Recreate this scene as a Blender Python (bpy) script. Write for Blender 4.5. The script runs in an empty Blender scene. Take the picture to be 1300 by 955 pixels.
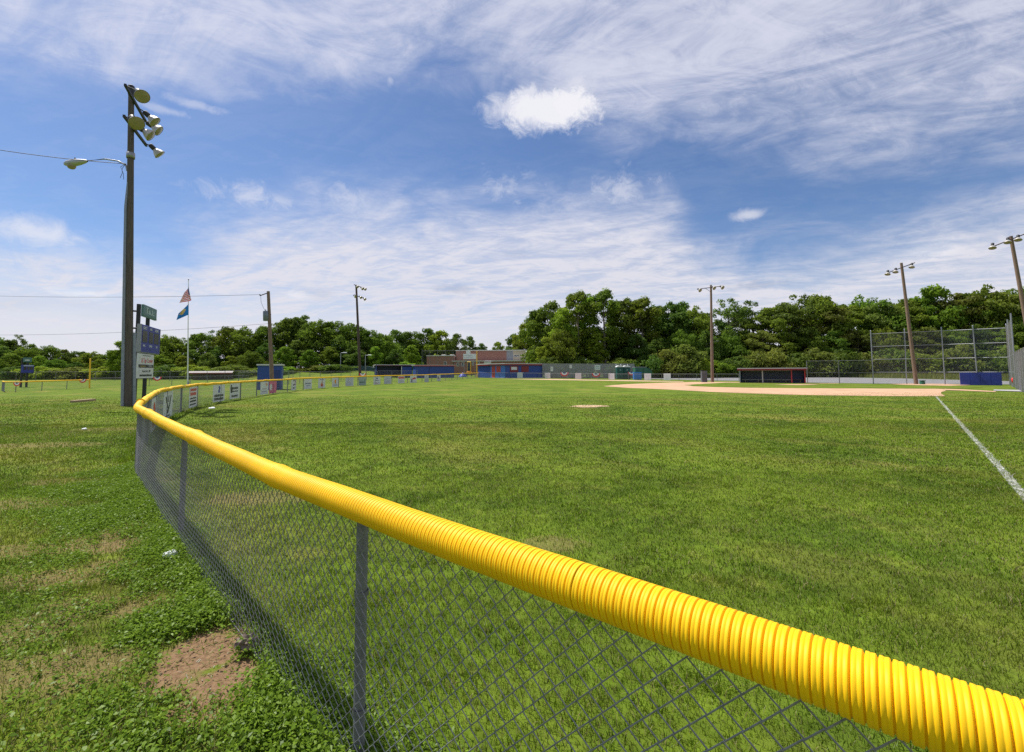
import bpy, math, random
import numpy as np
from mathutils import Vector, Matrix

random.seed(7)
RNG = np.random.default_rng(11)
scene = bpy.context.scene
COL = scene.collection

# ------------------------------------------------------------------ camera model
F_PX, CX, CY = 578.0, 650.0, 432.5          # focal length and principal point of the photograph
CAM_H = 1.75
PITCH = math.atan(39.5 / F_PX)
ROLL = 0.005
_R0 = Vector((1, 0, 0)); _U0 = Vector((0, -math.sin(PITCH), math.cos(PITCH)))
FWD = Vector((0, math.cos(PITCH), math.sin(PITCH)))
RGT = _R0 * math.cos(ROLL) - _U0 * math.sin(ROLL)
UPV = _U0 * math.cos(ROLL) + _R0 * math.sin(ROLL)
CAM = Vector((0, 0, CAM_H))

cam = bpy.data.cameras.new("camera")
cam.sensor_width = 36.0
cam.lens = F_PX / 1300.0 * 36.0
cam.shift_y = -(955 / 2 - CY) / 1300.0
cam.clip_start = 0.05
cam.clip_end = 5000
cam_ob = bpy.data.objects.new("camera", cam)
COL.objects.link(cam_ob)
cam_ob.matrix_world = Matrix((
    (RGT.x, UPV.x, -FWD.x, CAM.x),
    (RGT.y, UPV.y, -FWD.y, CAM.y),
    (RGT.z, UPV.z, -FWD.z, CAM.z),
    (0, 0, 0, 1)))
scene.camera = cam_ob


def ray(px, py):
    return FWD + RGT * ((px - CX) / F_PX) + UPV * ((CY - py) / F_PX)


def sstep(a, b, x):
    t = min(1.0, max(0.0, (x - a) / (b - a)))
    return t * t * (3 - 2 * t)


def gz(x, y):
    """height of the ground: flat nearby, rising gently towards the far left"""
    d = max(y, 0.0)
    u = x / max(y, 1.0)
    w = 1.0 - sstep(-0.09, 0.30, u)
    bank = 1.9 * sstep(92, 126, d) * sstep(-.62, -.5, u) * (1 - sstep(-.33, -.24, u))
    return min(0.6, 0.0055 * max(0.0, d - 40.0)) * w + bank


def W(px, py, d):
    """world point seen at a photo pixel, at depth Y = d"""
    r = ray(px, py)
    return CAM + r * (d / r.y)


def G(px, py, h=0.0):
    """ground point seen at a photo pixel"""
    r = ray(px, py)
    p = CAM + r * ((h - CAM.z) / r.z)
    for _ in range(12):
        z = gz(p.x, p.y) + h
        p = CAM + r * ((z - CAM.z) / r.z)
    return p


def B(px, d, py=480):
    """ground point under pixel column px at depth d"""
    p = W(px, py, d)
    return Vector((p.x, p.y, gz(p.x, p.y)))


# ------------------------------------------------------------------ materials
MATS = {}


def mat(name, col, rough=0.6, metal=0.0, var=0.12, scale=6.0, bump=0.0, bscale=40.0, stretch=None, spec=0.5, col2=None, coat=0.0):
    if name in MATS:
        return MATS[name]
    m = bpy.data.materials.new(name)
    m.use_nodes = True
    nt = m.node_tree
    b = nt.nodes["Principled BSDF"]
    b.inputs["Roughness"].default_value = rough
    b.inputs["Metallic"].default_value = metal
    b.inputs["Specular IOR Level"].default_value = spec
    b.inputs["Coat Weight"].default_value = coat
    tc = nt.nodes.new("ShaderNodeTexCoord")
    src = tc.outputs["Object"]
    if stretch:
        mp = nt.nodes.new("ShaderNodeMapping")
        mp.inputs["Scale"].default_value = stretch
        nt.links.new(src, mp.inputs["Vector"]); src = mp.outputs["Vector"]
    n = nt.nodes.new("ShaderNodeTexNoise")
    n.inputs["Scale"].default_value = scale
    n.inputs["Detail"].default_value = 5
    n.inputs["Roughness"].default_value = 0.65
    nt.links.new(src, n.inputs["Vector"])
    mx = nt.nodes.new("ShaderNodeMix"); mx.data_type = 'RGBA'
    c = np.array(col)
    c2 = np.array(col2) if col2 is not None else c * (1 + var)
    c1 = c if col2 is not None else c * (1 - var)
    mx.inputs["A"].default_value = (*np.clip(c1, 0, 1), 1)
    mx.inputs["B"].default_value = (*np.clip(c2, 0, 1), 1)
    rm = nt.nodes.new("ShaderNodeMapRange")
    rm.inputs["From Min"].default_value = 0.32; rm.inputs["From Max"].default_value = 0.68
    nt.links.new(n.outputs["Fac"], rm.inputs["Value"])
    nt.links.new(rm.outputs["Result"], mx.inputs["Factor"])
    nt.links.new(mx.outputs["Result"], b.inputs["Base Color"])
    if bump:
        n2 = nt.nodes.new("ShaderNodeTexNoise")
        n2.inputs["Scale"].default_value = bscale; n2.inputs["Detail"].default_value = 6
        nt.links.new(src, n2.inputs["Vector"])
        bp = nt.nodes.new("ShaderNodeBump"); bp.inputs["Strength"].default_value = bump
        bp.inputs["Distance"].default_value = 0.02
        nt.links.new(n2.outputs["Fac"], bp.inputs["Height"])
        nt.links.new(bp.outputs["Normal"], b.inputs["Normal"])
    MATS[name] = m
    return m


M_YEL = mat("yellow_plastic", (0.87, 0.505, 0.002), 0.55, var=0.09, scale=2.2, spec=0.3)
M_YPAINT = mat("yellow_paint", (0.80, 0.48, 0.02), 0.5)
M_GALV = mat("galvanised_steel", (0.30, 0.31, 0.33), 0.45, 0.55, var=0.2, scale=14)
M_WIRE = mat("galvanised_wire", (0.24, 0.24, 0.245), 0.5, 0.35, var=0.25, scale=30)
M_GPOST = mat("weathered_steel_post", (0.185, 0.185, 0.19), 0.6, 0.3, var=0.25, scale=9)
M_POLE = mat("weathered_pole_wood", (0.098, 0.079, 0.066), 0.85, var=0.4, scale=5, stretch=(7, 7, 0.35), bump=0.5, bscale=14)
M_POLE2 = mat("brown_pole_wood", (0.20, 0.135, 0.095), 0.85, var=0.3, scale=5, stretch=(7, 7, 0.35), bump=0.3, bscale=14)
M_DKWOOD = mat("dark_pole_wood", (0.075, 0.05, 0.04), 0.85, var=0.3, scale=5, stretch=(7, 7, 0.35))
M_COND = mat("conduit_grey", (0.23, 0.26, 0.30), 0.5, 0.3, var=0.15)
M_DARK = mat("dark_iron", (0.035, 0.035, 0.038), 0.6, 0.3)
M_BLACK = mat("black_paint", (0.02, 0.02, 0.022), 0.55)
M_REFL = mat("spun_aluminium", (0.50, 0.47, 0.43), 0.5, 0.5, var=0.1)
M_LENS = mat("amber_lens_glass", (0.27, 0.235, 0.13), 0.25, var=0.15, scale=3)
M_WHITE = mat("white_paint", (0.74, 0.74, 0.72), 0.55, var=0.05)
M_BANNER = mat("banner_vinyl", (0.66, 0.66, 0.65), 0.45, var=0.06, scale=3)
M_GBAN = mat("grey_banner_vinyl", (0.52, 0.53, 0.55), 0.55, var=0.06, scale=3)
M_RED = mat("red_paint", (0.42, 0.025, 0.03), 0.5, var=0.12)
M_BRED = mat("bright_red_plastic", (0.75, 0.03, 0.03), 0.4)
M_INK = mat("black_ink", (0.03, 0.03, 0.035), 0.5)
M_RINK = mat("red_ink", (0.55, 0.04, 0.04), 0.5)
M_BINK = mat("blue_ink", (0.05, 0.08, 0.32), 0.5)
M_PINK = mat("pink_vinyl", (0.66, 0.16, 0.27), 0.5, var=0.08)
M_GINK = mat("green_ink", (0.16, 0.27, 0.24), 0.5)
M_ORINK = mat("orange_ink", (0.75, 0.28, 0.04), 0.5)
M_BLUE = mat("blue_siding", (0.022, 0.065, 0.27), 0.55, var=0.15, scale=2, stretch=(1, 1, 6))
M_BLUE_SUNLIT = mat("sunlit_blue_siding", (0.055, 0.17, 0.48), 0.55, var=0.12, scale=2)  # lit copy of the blue siding, sunshine put into the colour
M_PAD = mat("blue_vinyl_pad", (0.018, 0.035, 0.24), 0.42, var=0.18, scale=1.2, bump=0.15, bscale=5)
M_NAVY = mat("navy_paint", (0.014, 0.022, 0.075), 0.6, var=0.15)
M_SCORE = mat("scoreboard_blue", (0.030, 0.042, 0.28), 0.5, var=0.1)
M_SCOREBK = mat("scoreboard_digit_panel", (0.022, 0.024, 0.022), 0.35, col2=(0.08, 0.07, 0.045), scale=1.2)
M_TEAL = mat("green_sign_face", (0.075, 0.17, 0.16), 0.5, var=0.1)
M_CREAM = mat("cream_edge", (0.45, 0.38, 0.16), 0.6)
M_BEIGE = mat("beige_wall", (0.50, 0.42, 0.31), 0.8)
M_GREYW = mat("grey_wall_panel", (0.27, 0.28, 0.30), 0.7)
M_CONC = mat("concrete", (0.42, 0.41, 0.38), 0.9, var=0.15)
M_GLASS = mat("dark_window_glass", (0.05, 0.06, 0.075), 0.12, var=0.2)
M_GREENP = mat("green_toilet_plastic", (0.015, 0.09, 0.075), 0.45)
M_GREEND = mat("green_dumpster_paint", (0.03, 0.12, 0.07), 0.55)
M_TARP = mat("blue_tarp", (0.06, 0.09, 0.45), 0.5, bump=0.3, bscale=3)
M_BIN = mat("blue_bin_plastic", (0.03, 0.17, 0.5), 0.45)
M_CAB = mat("cabinet_grey", (0.12, 0.13, 0.14), 0.6, 0.2)
M_PLANK = mat("plank_wood", (0.34, 0.24, 0.14), 0.8, var=0.3, scale=4, stretch=(1, 8, 8))
M_PAPER = mat("crumpled_paper", (0.74, 0.75, 0.76), 0.9, var=0.06, bump=0.15, bscale=30, spec=.1)
M_ROCK = mat("rock", (0.20, 0.15, 0.12), 0.9, var=0.3, bump=0.6, bscale=25)
M_TRAFO = mat("transformer_grey", (0.16, 0.19, 0.23), 0.5, 0.2)
M_ROOFW = mat("pale_roof", (0.60, 0.59, 0.56), 0.7, var=0.08)
M_SOIL = mat("brown_soil", (0.19, 0.12, 0.075), 0.95, var=0.35, scale=3, bump=0.6, bscale=8)
M_FLAGB = mat("blue_flag_cloth", (0.01, 0.2, 0.6), 0.75)
M_FLAGY = mat("buff_flag_cloth", (0.72, 0.52, 0.16), 0.75)
M_FLAGR = mat("red_flag_cloth", (0.78, 0.05, 0.07), 0.75)
M_FLAGW = mat("white_flag_cloth", (0.9, 0.9, 0.9), 0.75)
M_FLAGN = mat("navy_flag_cloth", (0.07, 0.09, 0.32), 0.75)
M_BARK = mat("bark", (0.085, 0.066, 0.05), 0.95, var=0.4, scale=3, stretch=(3, 3, 0.6))
M_PBARK = mat("pale_bark", (0.20, 0.165, 0.13), 0.95, var=0.35, scale=3, stretch=(3, 3, 0.6))


def brick_mat():
    m = bpy.data.materials.new("red_brick"); m.use_nodes = True
    nt = m.node_tree; b = nt.nodes["Principled BSDF"]; b.inputs["Roughness"].default_value = 0.9
    tc = nt.nodes.new("ShaderNodeTexCoord")
    mp = nt.nodes.new("ShaderNodeMapping"); mp.inputs["Rotation"].default_value = (math.pi / 2, 0, 0)
    br = nt.nodes.new("ShaderNodeTexBrick")
    br.inputs["Scale"].default_value = 3.0
    br.inputs["Color1"].default_value = (0.34, 0.145, 0.105, 1)
    br.inputs["Color2"].default_value = (0.26, 0.105, 0.08, 1)
    br.inputs["Mortar"].default_value = (0.33, 0.27, 0.23, 1)
    br.inputs["Mortar Size"].default_value = 0.015
    nt.links.new(tc.outputs["Object"], mp.inputs["Vector"])
    nt.links.new(mp.outputs["Vector"], br.inputs["Vector"])
    nt.links.new(br.outputs["Color"], b.inputs["Base Color"])
    return m


M_BRICK = brick_mat()


def screen_mat():
    """woven windscreen: part of the light passes between the threads"""
    m = bpy.data.materials.new("grey_windscreen_weave"); m.use_nodes = True
    nt = m.node_tree; b = nt.nodes["Principled BSDF"]
    b.inputs["Base Color"].default_value = (0.36, 0.37, 0.37, 1)
    b.inputs["Roughness"].default_value = 0.9
    n = nt.nodes.new("ShaderNodeTexNoise"); n.inputs["Scale"].default_value = 0.8; n.inputs["Detail"].default_value = 4
    tc = nt.nodes.new("ShaderNodeTexCoord"); nt.links.new(tc.outputs["Object"], n.inputs["Vector"])
    mr = nt.nodes.new("ShaderNodeMapRange")
    mr.inputs["To Min"].default_value = 0.5; mr.inputs["To Max"].default_value = 0.9
    nt.links.new(n.outputs["Fac"], mr.inputs["Value"])
    nt.links.new(mr.outputs["Result"], b.inputs["Alpha"])
    return m


M_SCREEN = screen_mat()


# ------------------------------------------------------------------ mesh builder
class MB:
    def __init__(self):
        self.v = []; self.f = []; self.smooth = []

    def add(self, verts, faces, smooth=False):
        o = len(self.v)
        self.v.extend([tuple(p) for p in verts])
        for f in faces:
            self.f.append(tuple(i + o for i in f)); self.smooth.append(smooth)

    def obox(self, O, t, n, a0, a1, b0, b1, z0, z1, bev=0.0):
        """box in the frame O, t (along), n (outward), up; optional chamfer of vertical + top edges"""
        O = Vector(O); t = Vector(t); n = Vector(n); Z = Vector((0, 0, 1))
        P = lambda a, b, z: O + t * a + n * b + Z * z
        if bev <= 0:
            vs = [P(a, b, z) for z in (z0, z1) for b in (b0, b1) for a in (a0, a1)]
            self.add(vs, [(0, 2, 3, 1), (4, 5, 7, 6), (0, 1, 5, 4), (2, 6, 7, 3), (0, 4, 6, 2), (1, 3, 7, 5)])
        else:
            c = bev
            ring = lambda k: [(a0 + c + k, b0 + k), (a1 - c - k, b0 + k), (a1 - k, b0 + c + k), (a1 - k, b1 - c - k),
                              (a1 - c - k, b1 - k), (a0 + c + k, b1 - k), (a0 + k, b1 - c - k), (a0 + k, b0 + c + k)]
            vs = [P(a, b, z0) for a, b in ring(0)] + [P(a, b, z1 - c) for a, b in ring(0)] + [P(a, b, z1) for a, b in ring(c)]
            fs = [tuple(range(7, -1, -1)), tuple(range(16, 24))]
            for k in (0, 8):
                for i in range(8):
                    j = (i + 1) % 8
                    fs.append((k + i, k + j, k + 8 + j, k + 8 + i))
            self.add(vs, fs)

    def box(self, x0, x1, y0, y1, z0, z1, bev=0.0):
        self.obox((0, 0, 0), (1, 0, 0), (0, 1, 0), x0, x1, y0, y1, z0, z1, bev)

    def tube(self, pts, r, n=8, caps=True, smooth=True):
        pts = [Vector(p) for p in pts]
        rs = r if isinstance(r, (list, tuple)) else [r] * len(pts)
        vs = []; fs = []
        ref = None
        for i, p in enumerate(pts):
            a = pts[max(i - 1, 0)]; b = pts[min(i + 1, len(pts) - 1)]
            t = (b - a).normalized()
            if ref is None:
                ref = Vector((0, 0, 1)) if abs(t.z) < 0.9 else Vector((1, 0, 0))
            u = t.cross(ref)
            if u.length < 1e-4:
                u = t.orthogonal()
            u.normalize(); w = u.cross(t)
            for k in range(n):
                an = 2 * math.pi * k / n
                vs.append(p + (u * math.cos(an) + w * math.sin(an)) * rs[i])
        for i in range(len(pts) - 1):
            for k in range(n):
                k2 = (k + 1) % n
                fs.append((i * n + k, i * n + k2, (i + 1) * n + k2, (i + 1) * n + k))
        self.add(vs, fs, smooth)
        if caps:
            o = len(pts) - 1
            self.add([vs[k] for k in range(n)], [tuple(range(n - 1, -1, -1))])
            self.add([vs[o * n + k] for k in range(n)], [tuple(range(n))])

    def lathe(self, O, axis, prof, n=20, smooth=True, cap0=False, cap1=False):
        """profile [(along, radius)] turned around axis from O"""
        O = Vector(O); ax = Vector(axis).normalized(); u = ax.orthogonal().normalized(); w = ax.cross(u)
        vs = []; fs = []
        for s, r in prof:
            for k in range(n):
                an = 2 * math.pi * k / n
                vs.append(O + ax * s + (u * math.cos(an) + w * math.sin(an)) * r)
        for i in range(len(prof) - 1):
            for k in range(n):
                k2 = (k + 1) % n
                fs.append((i * n + k, i * n + k2, (i + 1) * n + k2, (i + 1) * n + k))
        self.add(vs, fs, smooth)
        if cap0: self.add(vs[:n], [tuple(range(n - 1, -1, -1))])
        if cap1: self.add(vs[-n:], [tuple(range(n))])

    def quad(self, a, b, c, d):
        self.add([a, b, c, d], [(0, 1, 2, 3)])

    def build(self, name, m, parent=None, origin=None):
        me = bpy.data.meshes.new(name)
        v = np.array(self.v, dtype=float)
        if origin is not None:
            v = v - np.array(origin)
        me.from_pydata(v.tolist(), [], self.f)
        me.polygons.foreach_set("use_smooth", self.smooth)
        me.materials.append(m)
        me.update()
        o = bpy.data.objects.new(name, me)
        if origin is not None: o.location = origin
        COL.objects.link(o)
        if parent is not None: attach(o, parent)
        return o


def attach(o, parent):
    """parent while keeping the place given in world space (parents are unrotated, translated only)"""
    o.parent = parent
    off = Vector((0, 0, 0)); p = parent
    while p is not None:
        off += p.location; p = p.parent
    o.location = o.location - off


def np_mesh(name, verts, nper, m, parent=None, attrs=None, origin=None, smooth=False):
    """mesh of many equal faces with nper corners each, from an (N*nper,3) array"""
    me = bpy.data.meshes.new(name)
    nv = len(verts); nf = nv // nper
    me.vertices.add(nv); me.loops.add(nv); me.polygons.add(nf)
    vv = verts - np.array(origin) if origin is not None else verts
    me.vertices.foreach_set("co", np.ascontiguousarray(vv, dtype=np.float32).ravel())
    me.loops.foreach_set("vertex_index", np.arange(nv, dtype=np.int32))
    me.polygons.foreach_set("loop_start", np.arange(0, nv, nper, dtype=np.int32))
    if attrs:
        for an, arr in attrs.items():
            a = me.attributes.new(an, 'FLOAT', 'POINT')
            a.data.foreach_set("value", np.ascontiguousarray(arr, dtype=np.float32))
    me.materials.append(m)
    me.update(calc_edges=True)
    if smooth:
        me.polygons.foreach_set("use_smooth", np.ones(nf, dtype=bool))
    o = bpy.data.objects.new(name, me)
    if origin is not None: o.location = origin
    COL.objects.link(o)
    if parent is not None: attach(o, parent)
    return o


def tag(o, label=None, cat=None, group=None, kind=None):
    if label: o["label"] = label
    if cat: o["category"] = cat
    if group: o["group"] = group
    if kind: o["kind"] = kind
    return o


def empty(name, loc, label, cat, group=None):
    o = bpy.data.objects.new(name, None)
    o.empty_display_size = 0.3
    o.location = loc
    COL.objects.link(o)
    return tag(o, label, cat, group)


def text_mesh(name, body, size, O, t, up, m, parent, align='CENTER', extr=0.004, sx=1.0):
    """lettering centred at O, reading along t"""
    cu = bpy.data.curves.new(name, 'FONT'); cu.body = body; cu.size = size
    cu.align_x = align; cu.align_y = 'CENTER'; cu.extrude = extr; cu.resolution_u = 3
    tmp = bpy.data.objects.new(name + "_tmp", cu)
    COL.objects.link(tmp)
    dg = bpy.context.evaluated_depsgraph_get()
    me = bpy.data.meshes.new_from_object(tmp.evaluated_get(dg))
    bpy.data.objects.remove(tmp)
    t = Vector(t).normalized(); up = Vector(up).normalized(); n = t.cross(up)
    mw = Matrix(((t.x * sx, up.x, n.x, O[0]), (t.y * sx, up.y, n.y, O[1]), (t.z * sx, up.z, n.z, O[2]), (0, 0, 0, 1)))
    me.transform(Matrix.Translation(-Vector(O)) @ mw)
    me.materials.clear(); me.materials.append(m)
    o = bpy.data.objects.new(name, me); o.location = O
    COL.objects.link(o); attach(o, parent)
    return o


# ------------------------------------------------------------------ chain link wire
def chainlink(name, path, z0, z1, pitch, r, m, parent=None, weave=0.0025, sides=3, zf=None, origin=None):
    """woven diamond mesh along a plan path. zf(x,y): ground height added to z0/z1"""
    P = np.array([(p[0], p[1]) for p in path], dtype=float)
    seg = np.linalg.norm(np.diff(P, axis=0), axis=1); S = np.concatenate([[0], np.cumsum(seg)])
    L = S[-1]
    half = pitch / 2
    ncol = int(L / half)
    nrow = int(round((z1 - z0) / half)); dz = (z1 - z0) / nrow
    cols = np.arange(ncol)[:, None]; rows = np.arange(nrow + 1)[None, :]
    odd = (rows + cols) % 2
    s = cols * half + np.where(odd == 0, -0.02 * half, half * 1.02)
    s = np.clip(s, 0, L)
    x = np.interp(s, S, P[:, 0]); y = np.interp(s, S, P[:, 1])
    idx = np.clip(np.searchsorted(S, s, side='right') - 1, 0, len(seg) - 1)
    tx = (P[idx + 1, 0] - P[idx, 0]) / seg[idx]; ty = (P[idx + 1, 1] - P[idx, 1]) / seg[idx]
    off = np.where(odd == 0, -weave, weave)
    x = x - ty * off; y = y + tx * off
    z = z0 + rows * dz + np.zeros_like(x)
    if zf is not None:
        zz = np.vectorize(zf)(x[:, 0], y[:, 0]); z = z + zz[:, None]
    pts = np.stack([x, y, z], -1)                      # ncol, nrow+1, 3
    A = pts[:, :-1].reshape(-1, 3); Bp = pts[:, 1:].reshape(-1, 3)
    d = Bp - A; d /= np.linalg.norm(d, axis=1)[:, None] + 1e-9
    u = np.cross(d, np.array([0.3, 0.2, 0.93])); u /= np.linalg.norm(u, axis=1)[:, None] + 1e-9
    w = np.cross(d, u)
    ring = [u * math.cos(2 * math.pi * k / sides) * r + w * math.sin(2 * math.pi * k / sides) * r for k in range(sides)]
    quads = []
    for k in range(sides):
        k2 = (k + 1) % sides
        quads.append(np.stack([A + ring[k], A + ring[k2], Bp + ring[k2], Bp + ring[k]], 1))
    V = np.concatenate(quads, 0).reshape(-1, 3)
    return np_mesh(name, V, 4, m, parent, origin=origin)


def arc_resample(path, step):
    P = np.array(path, dtype=float)
    seg = np.linalg.norm(np.diff(P, axis=0), axis=1); S = np.concatenate([[0], np.cumsum(seg)])
    n = max(2, int(S[-1] / step) + 1)
    q = np.linspace(0, S[-1], n)
    return np.stack([np.interp(q, S, P[:, k]) for k in range(P.shape[1])], -1)


def smooth_path(path, it=2, keep=()):
    P = np.array(path, dtype=float)
    for _ in range(it):
        Q = P.copy()
        Q[1:-1] = 0.25 * P[:-2] + 0.5 * P[1:-1] + 0.25 * P[2:]
        P = Q
    return P


def project(p):
    v = Vector(p) - CAM
    z = v.dot(FWD)
    return CX + F_PX * v.dot(RGT) / z, CY - F_PX * v.dot(UPV) / z


# ------------------------------------------------------------------ light and sky
SUN_DIR = Vector((-0.50, 0.31, 1.0)).normalized()        # towards the sun
sun = bpy.data.lights.new("sun", 'SUN')
sun.energy = 4.8; sun.angle = math.radians(0.5); sun.color = (1.0, 0.955, 0.89)
sun_ob = bpy.data.objects.new("sun", sun)
sun_ob.rotation_euler = SUN_DIR.to_track_quat('Z', 'Y').to_euler()
sun_ob.location = (0, 0, 60)
COL.objects.link(sun_ob)

world = bpy.data.worlds.new("World"); scene.world = world
world.use_nodes = True
nt = world.node_tree
for n_ in list(nt.nodes): nt.nodes.remove(n_)
NN = nt.nodes.new; LK = nt.links.new
out = NN("ShaderNodeOutputWorld"); bg = NN("ShaderNodeBackground")
bg.inputs["Strength"].default_value = 0.082
LK(bg.outputs[0], out.inputs[0])
sky = NN("ShaderNodeTexSky"); sky.sky_type = 'NISHITA'; sky.sun_disc = False
sky.sun_elevation = math.asin(SUN_DIR.z)
sky.sun_rotation = math.atan2(SUN_DIR.x, SUN_DIR.y)
sky.altitude = 100; sky.air_density = 1.0; sky.dust_density = 0.6; sky.ozone_density = 3.0


def M(op, a, b=None, c=None, clamp=False):
    n = NN("ShaderNodeMath"); n.operation = op; n.use_clamp = clamp
    for i, v in enumerate((a, b, c)):
        if v is None: continue
        if isinstance(v, (int, float)): n.inputs[i].default_value = v
        else: LK(v, n.inputs[i])
    return n.outputs[0]


def smooth(v, a, b):
    n = NN("ShaderNodeMapRange"); n.interpolation_type = 'SMOOTHSTEP'
    LK(v, n.inputs["Value"])
    for nm, x in (("From Min", a), ("From Max", b)):
        if isinstance(x, (int, float)): n.inputs[nm].default_value = x
        else: LK(x, n.inputs[nm])
    return n.outputs["Result"]


tcw = NN("ShaderNodeTexCoord")
sep = NN("ShaderNodeSeparateXYZ"); LK(tcw.outputs["Generated"], sep.inputs[0])
dx, dy, dz = sep.outputs
az = M('ARCTAN2', dx, dy)
el = M('ARCSINE', dz)
# plane of high cloud: perspective stretched coordinates
zz = M('MAXIMUM', M('ADD', dz, 0.10), 0.03)
cu_ = M('DIVIDE', dx, zz); cv_ = M('DIVIDE', dy, zz)


def noise(x, y, sx, sy, rot, scale, detail, rough, dist=0.0, z=0.0):
    cb = NN("ShaderNodeCombineXYZ"); LK(x, cb.inputs[0]); LK(y, cb.inputs[1]); cb.inputs[2].default_value = z
    mp = NN("ShaderNodeMapping"); mp.inputs["Rotation"].default_value = (0, 0, rot)
    mp2 = NN("ShaderNodeMapping"); mp2.inputs["Scale"].default_value = (sx, sy, 1)
    LK(cb.outputs[0], mp.inputs[0]); LK(mp.outputs[0], mp2.inputs[0])
    n = NN("ShaderNodeTexNoise"); n.inputs["Scale"].default_value = scale; n.inputs["Detail"].default_value = detail
    n.inputs["Roughness"].default_value = rough; n.inputs["Distortion"].default_value = dist
    LK(mp2.outputs[0], n.inputs["Vector"])
    return n.outputs["Fac"]


def curve(v, pts):
    """piecewise value of v (az in -1..1 rad)"""
    n = NN("ShaderNodeFloatCurve")
    c = n.mapping.curves[0]
    fac = M('MULTIPLY_ADD', v, 0.5, 0.5, clamp=True)
    while len(c.points) > 2: c.points.remove(c.points[0])
    xs = [(a + 1) / 2 for a, _ in pts]
    c.points[0].location = (xs[0], pts[0][1]); c.points[1].location = (xs[-1], pts[-1][1])
    for x, (_, y) in zip(xs[1:-1], pts[1:-1]): c.points.new(x, y)
    n.mapping.update()
    LK(fac, n.inputs["Value"])
    return n.outputs["Value"]


n_big = noise(cu_, cv_, 1.0, 1.0, 0.2, 1.1, 4, 0.55, 0.4)
n_wisp = noise(cu_, cv_, 0.75, 1.7, 0.5, 1.9, 10, 0.64, 1.3, z=3.1)
n_fine = noise(cu_, cv_, 0.8, 1.5, -0.25, 6.0, 10, 0.68, 1.2, z=7.7)
n_ang = noise(az, el, 1.0, 2.2, 0.0, 7.0, 8, 0.6, 0.5, z=1.3)
n_puff = noise(az, el, 1.0, 1.3, 0.0, 21.0, 10, 0.68, 0.5, z=5.4)
n_soft = noise(az, el, 0.6, 2.6, 0.06, 4.0, 6, 0.55, 0.5, z=9.0)

U_edge = curve(az, [(-1, .42), (-.84, .43), (-.6, .49), (-.3, .56), (-.1, .60), (.08, .535), (.24, .475), (.41, .435), (.6, .37), (.84, .315), (1, .30)])
L_edge = curve(az, [(-1, .25), (-.84, .26), (-.72, .26), (-.64, .28), (-.55, .35), (-.42, .40), (-.25, .42), (-.1, .42), (.10, .43), (.22, .43), (.33, .40), (.42, .31), (.55, .28), (.7, .29), (.84, .32), (1, .33)])
wob = M('MULTIPLY_ADD', M('SUBTRACT', n_ang, 0.5), 0.20, M('MULTIPLY', M('SUBTRACT', n_big, 0.5), 0.10))
e_up = M('SUBTRACT', M('ADD', el, wob), U_edge)
e_lo = M('SUBTRACT', L_edge, M('ADD', el, M('MULTIPLY', wob, 0.9)))
cover_up = smooth(e_up, -0.05, 0.10)
cover_lo = smooth(e_lo, -0.03, 0.17)
wisp = smooth(M('MULTIPLY_ADD', n_fine, 0.45, M('MULTIPLY', n_wisp, 0.75)), 0.42, 0.78)
wisp_hi = smooth(M('MULTIPLY_ADD', n_fine, 0.5, M('MULTIPLY', n_wisp, 0.7)), 0.50, 0.76)
d_up = M('MULTIPLY', cover_up, M('MULTIPLY_ADD', wisp, 0.60, 0.22))
d_lo = M('MULTIPLY', cover_lo, M('MULTIPLY_ADD', wisp, 0.55, M('MULTIPLY_ADD', cover_lo, 0.42, 0.10)))
d_thin = M('MULTIPLY', wisp_hi, 0.06)
horizon = smooth(el, 0.25, 0.06)
dens = M('MAXIMUM', M('MAXIMUM', d_up, d_lo), d_thin)
dens = M('MAXIMUM', dens, M('MULTIPLY', horizon, 0.88))
dens = M('MINIMUM', dens, 0.93)


def puff(px, py, rx, ry, k=1.0, soft=0.55, amp=1.1):
    r = ray(px, py); a0 = math.atan2(r.x, r.y); e0 = math.atan2(r.z, math.hypot(r.x, r.y))
    ca = math.cos(a0)
    ra = rx / F_PX * ca * ca; re = ry / F_PX * ca
    q = M('POWER', M('DIVIDE', M('SUBTRACT', az, a0), ra), 2.0)
    q2 = M('POWER', M('DIVIDE', M('SUBTRACT', el, e0), re), 2.0)
    rr = M('SQRT', M('ADD', q, q2))
    v = M('SUBTRACT', M('MULTIPLY_ADD', M('SUBTRACT', n_puff, 0.5), amp * 2, 1.0), rr)
    return M('MULTIPLY', smooth(v, -0.12, soft), k)


puffs = [puff(694, 138, 88, 29, 0.95, 0.62, 0.8), puff(724, 132, 44, 28, 0.97, 0.6, 0.8), puff(646, 136, 46, 24, 0.75, 0.9, 0.9), puff(672, 120, 30, 16, .8, .8, .9),
         puff(950, 273, 30, 10, 0.62, 0.9, 0.8), puff(1156, 92, 24, 11, 0.45, 0.9, .8), puff(495, 102, 8, 9, 0.4, 0.9),
         puff(245, 132, 46, 8, 0.40, 0.9, 1.1), puff(210, 140, 50, 6, 0.36, 0.9), puff(50, 297, 95, 26, 0.70, 1.0, .8), puff(1175, 318, 62, 20, 0.60, 0.9, .8),
         puff(100, 372, 60, 9, 0.75, 0.9), puff(380, 374, 26, 7, 0.7, 0.8), puff(325, 252, 80, 20, 0.55, 1.3, 1.6), puff(440, 252, 70, 22, 0.5, 1.3, 1.7), puff(790, 240, 60, 24, 0.55, 1.3, 1.7), puff(640, 240, 60, 22, 0.45, 1.3, 1.7)]
pf = puffs[0]
for p_ in puffs[1:]: pf = M('MAXIMUM', pf, p_)
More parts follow.
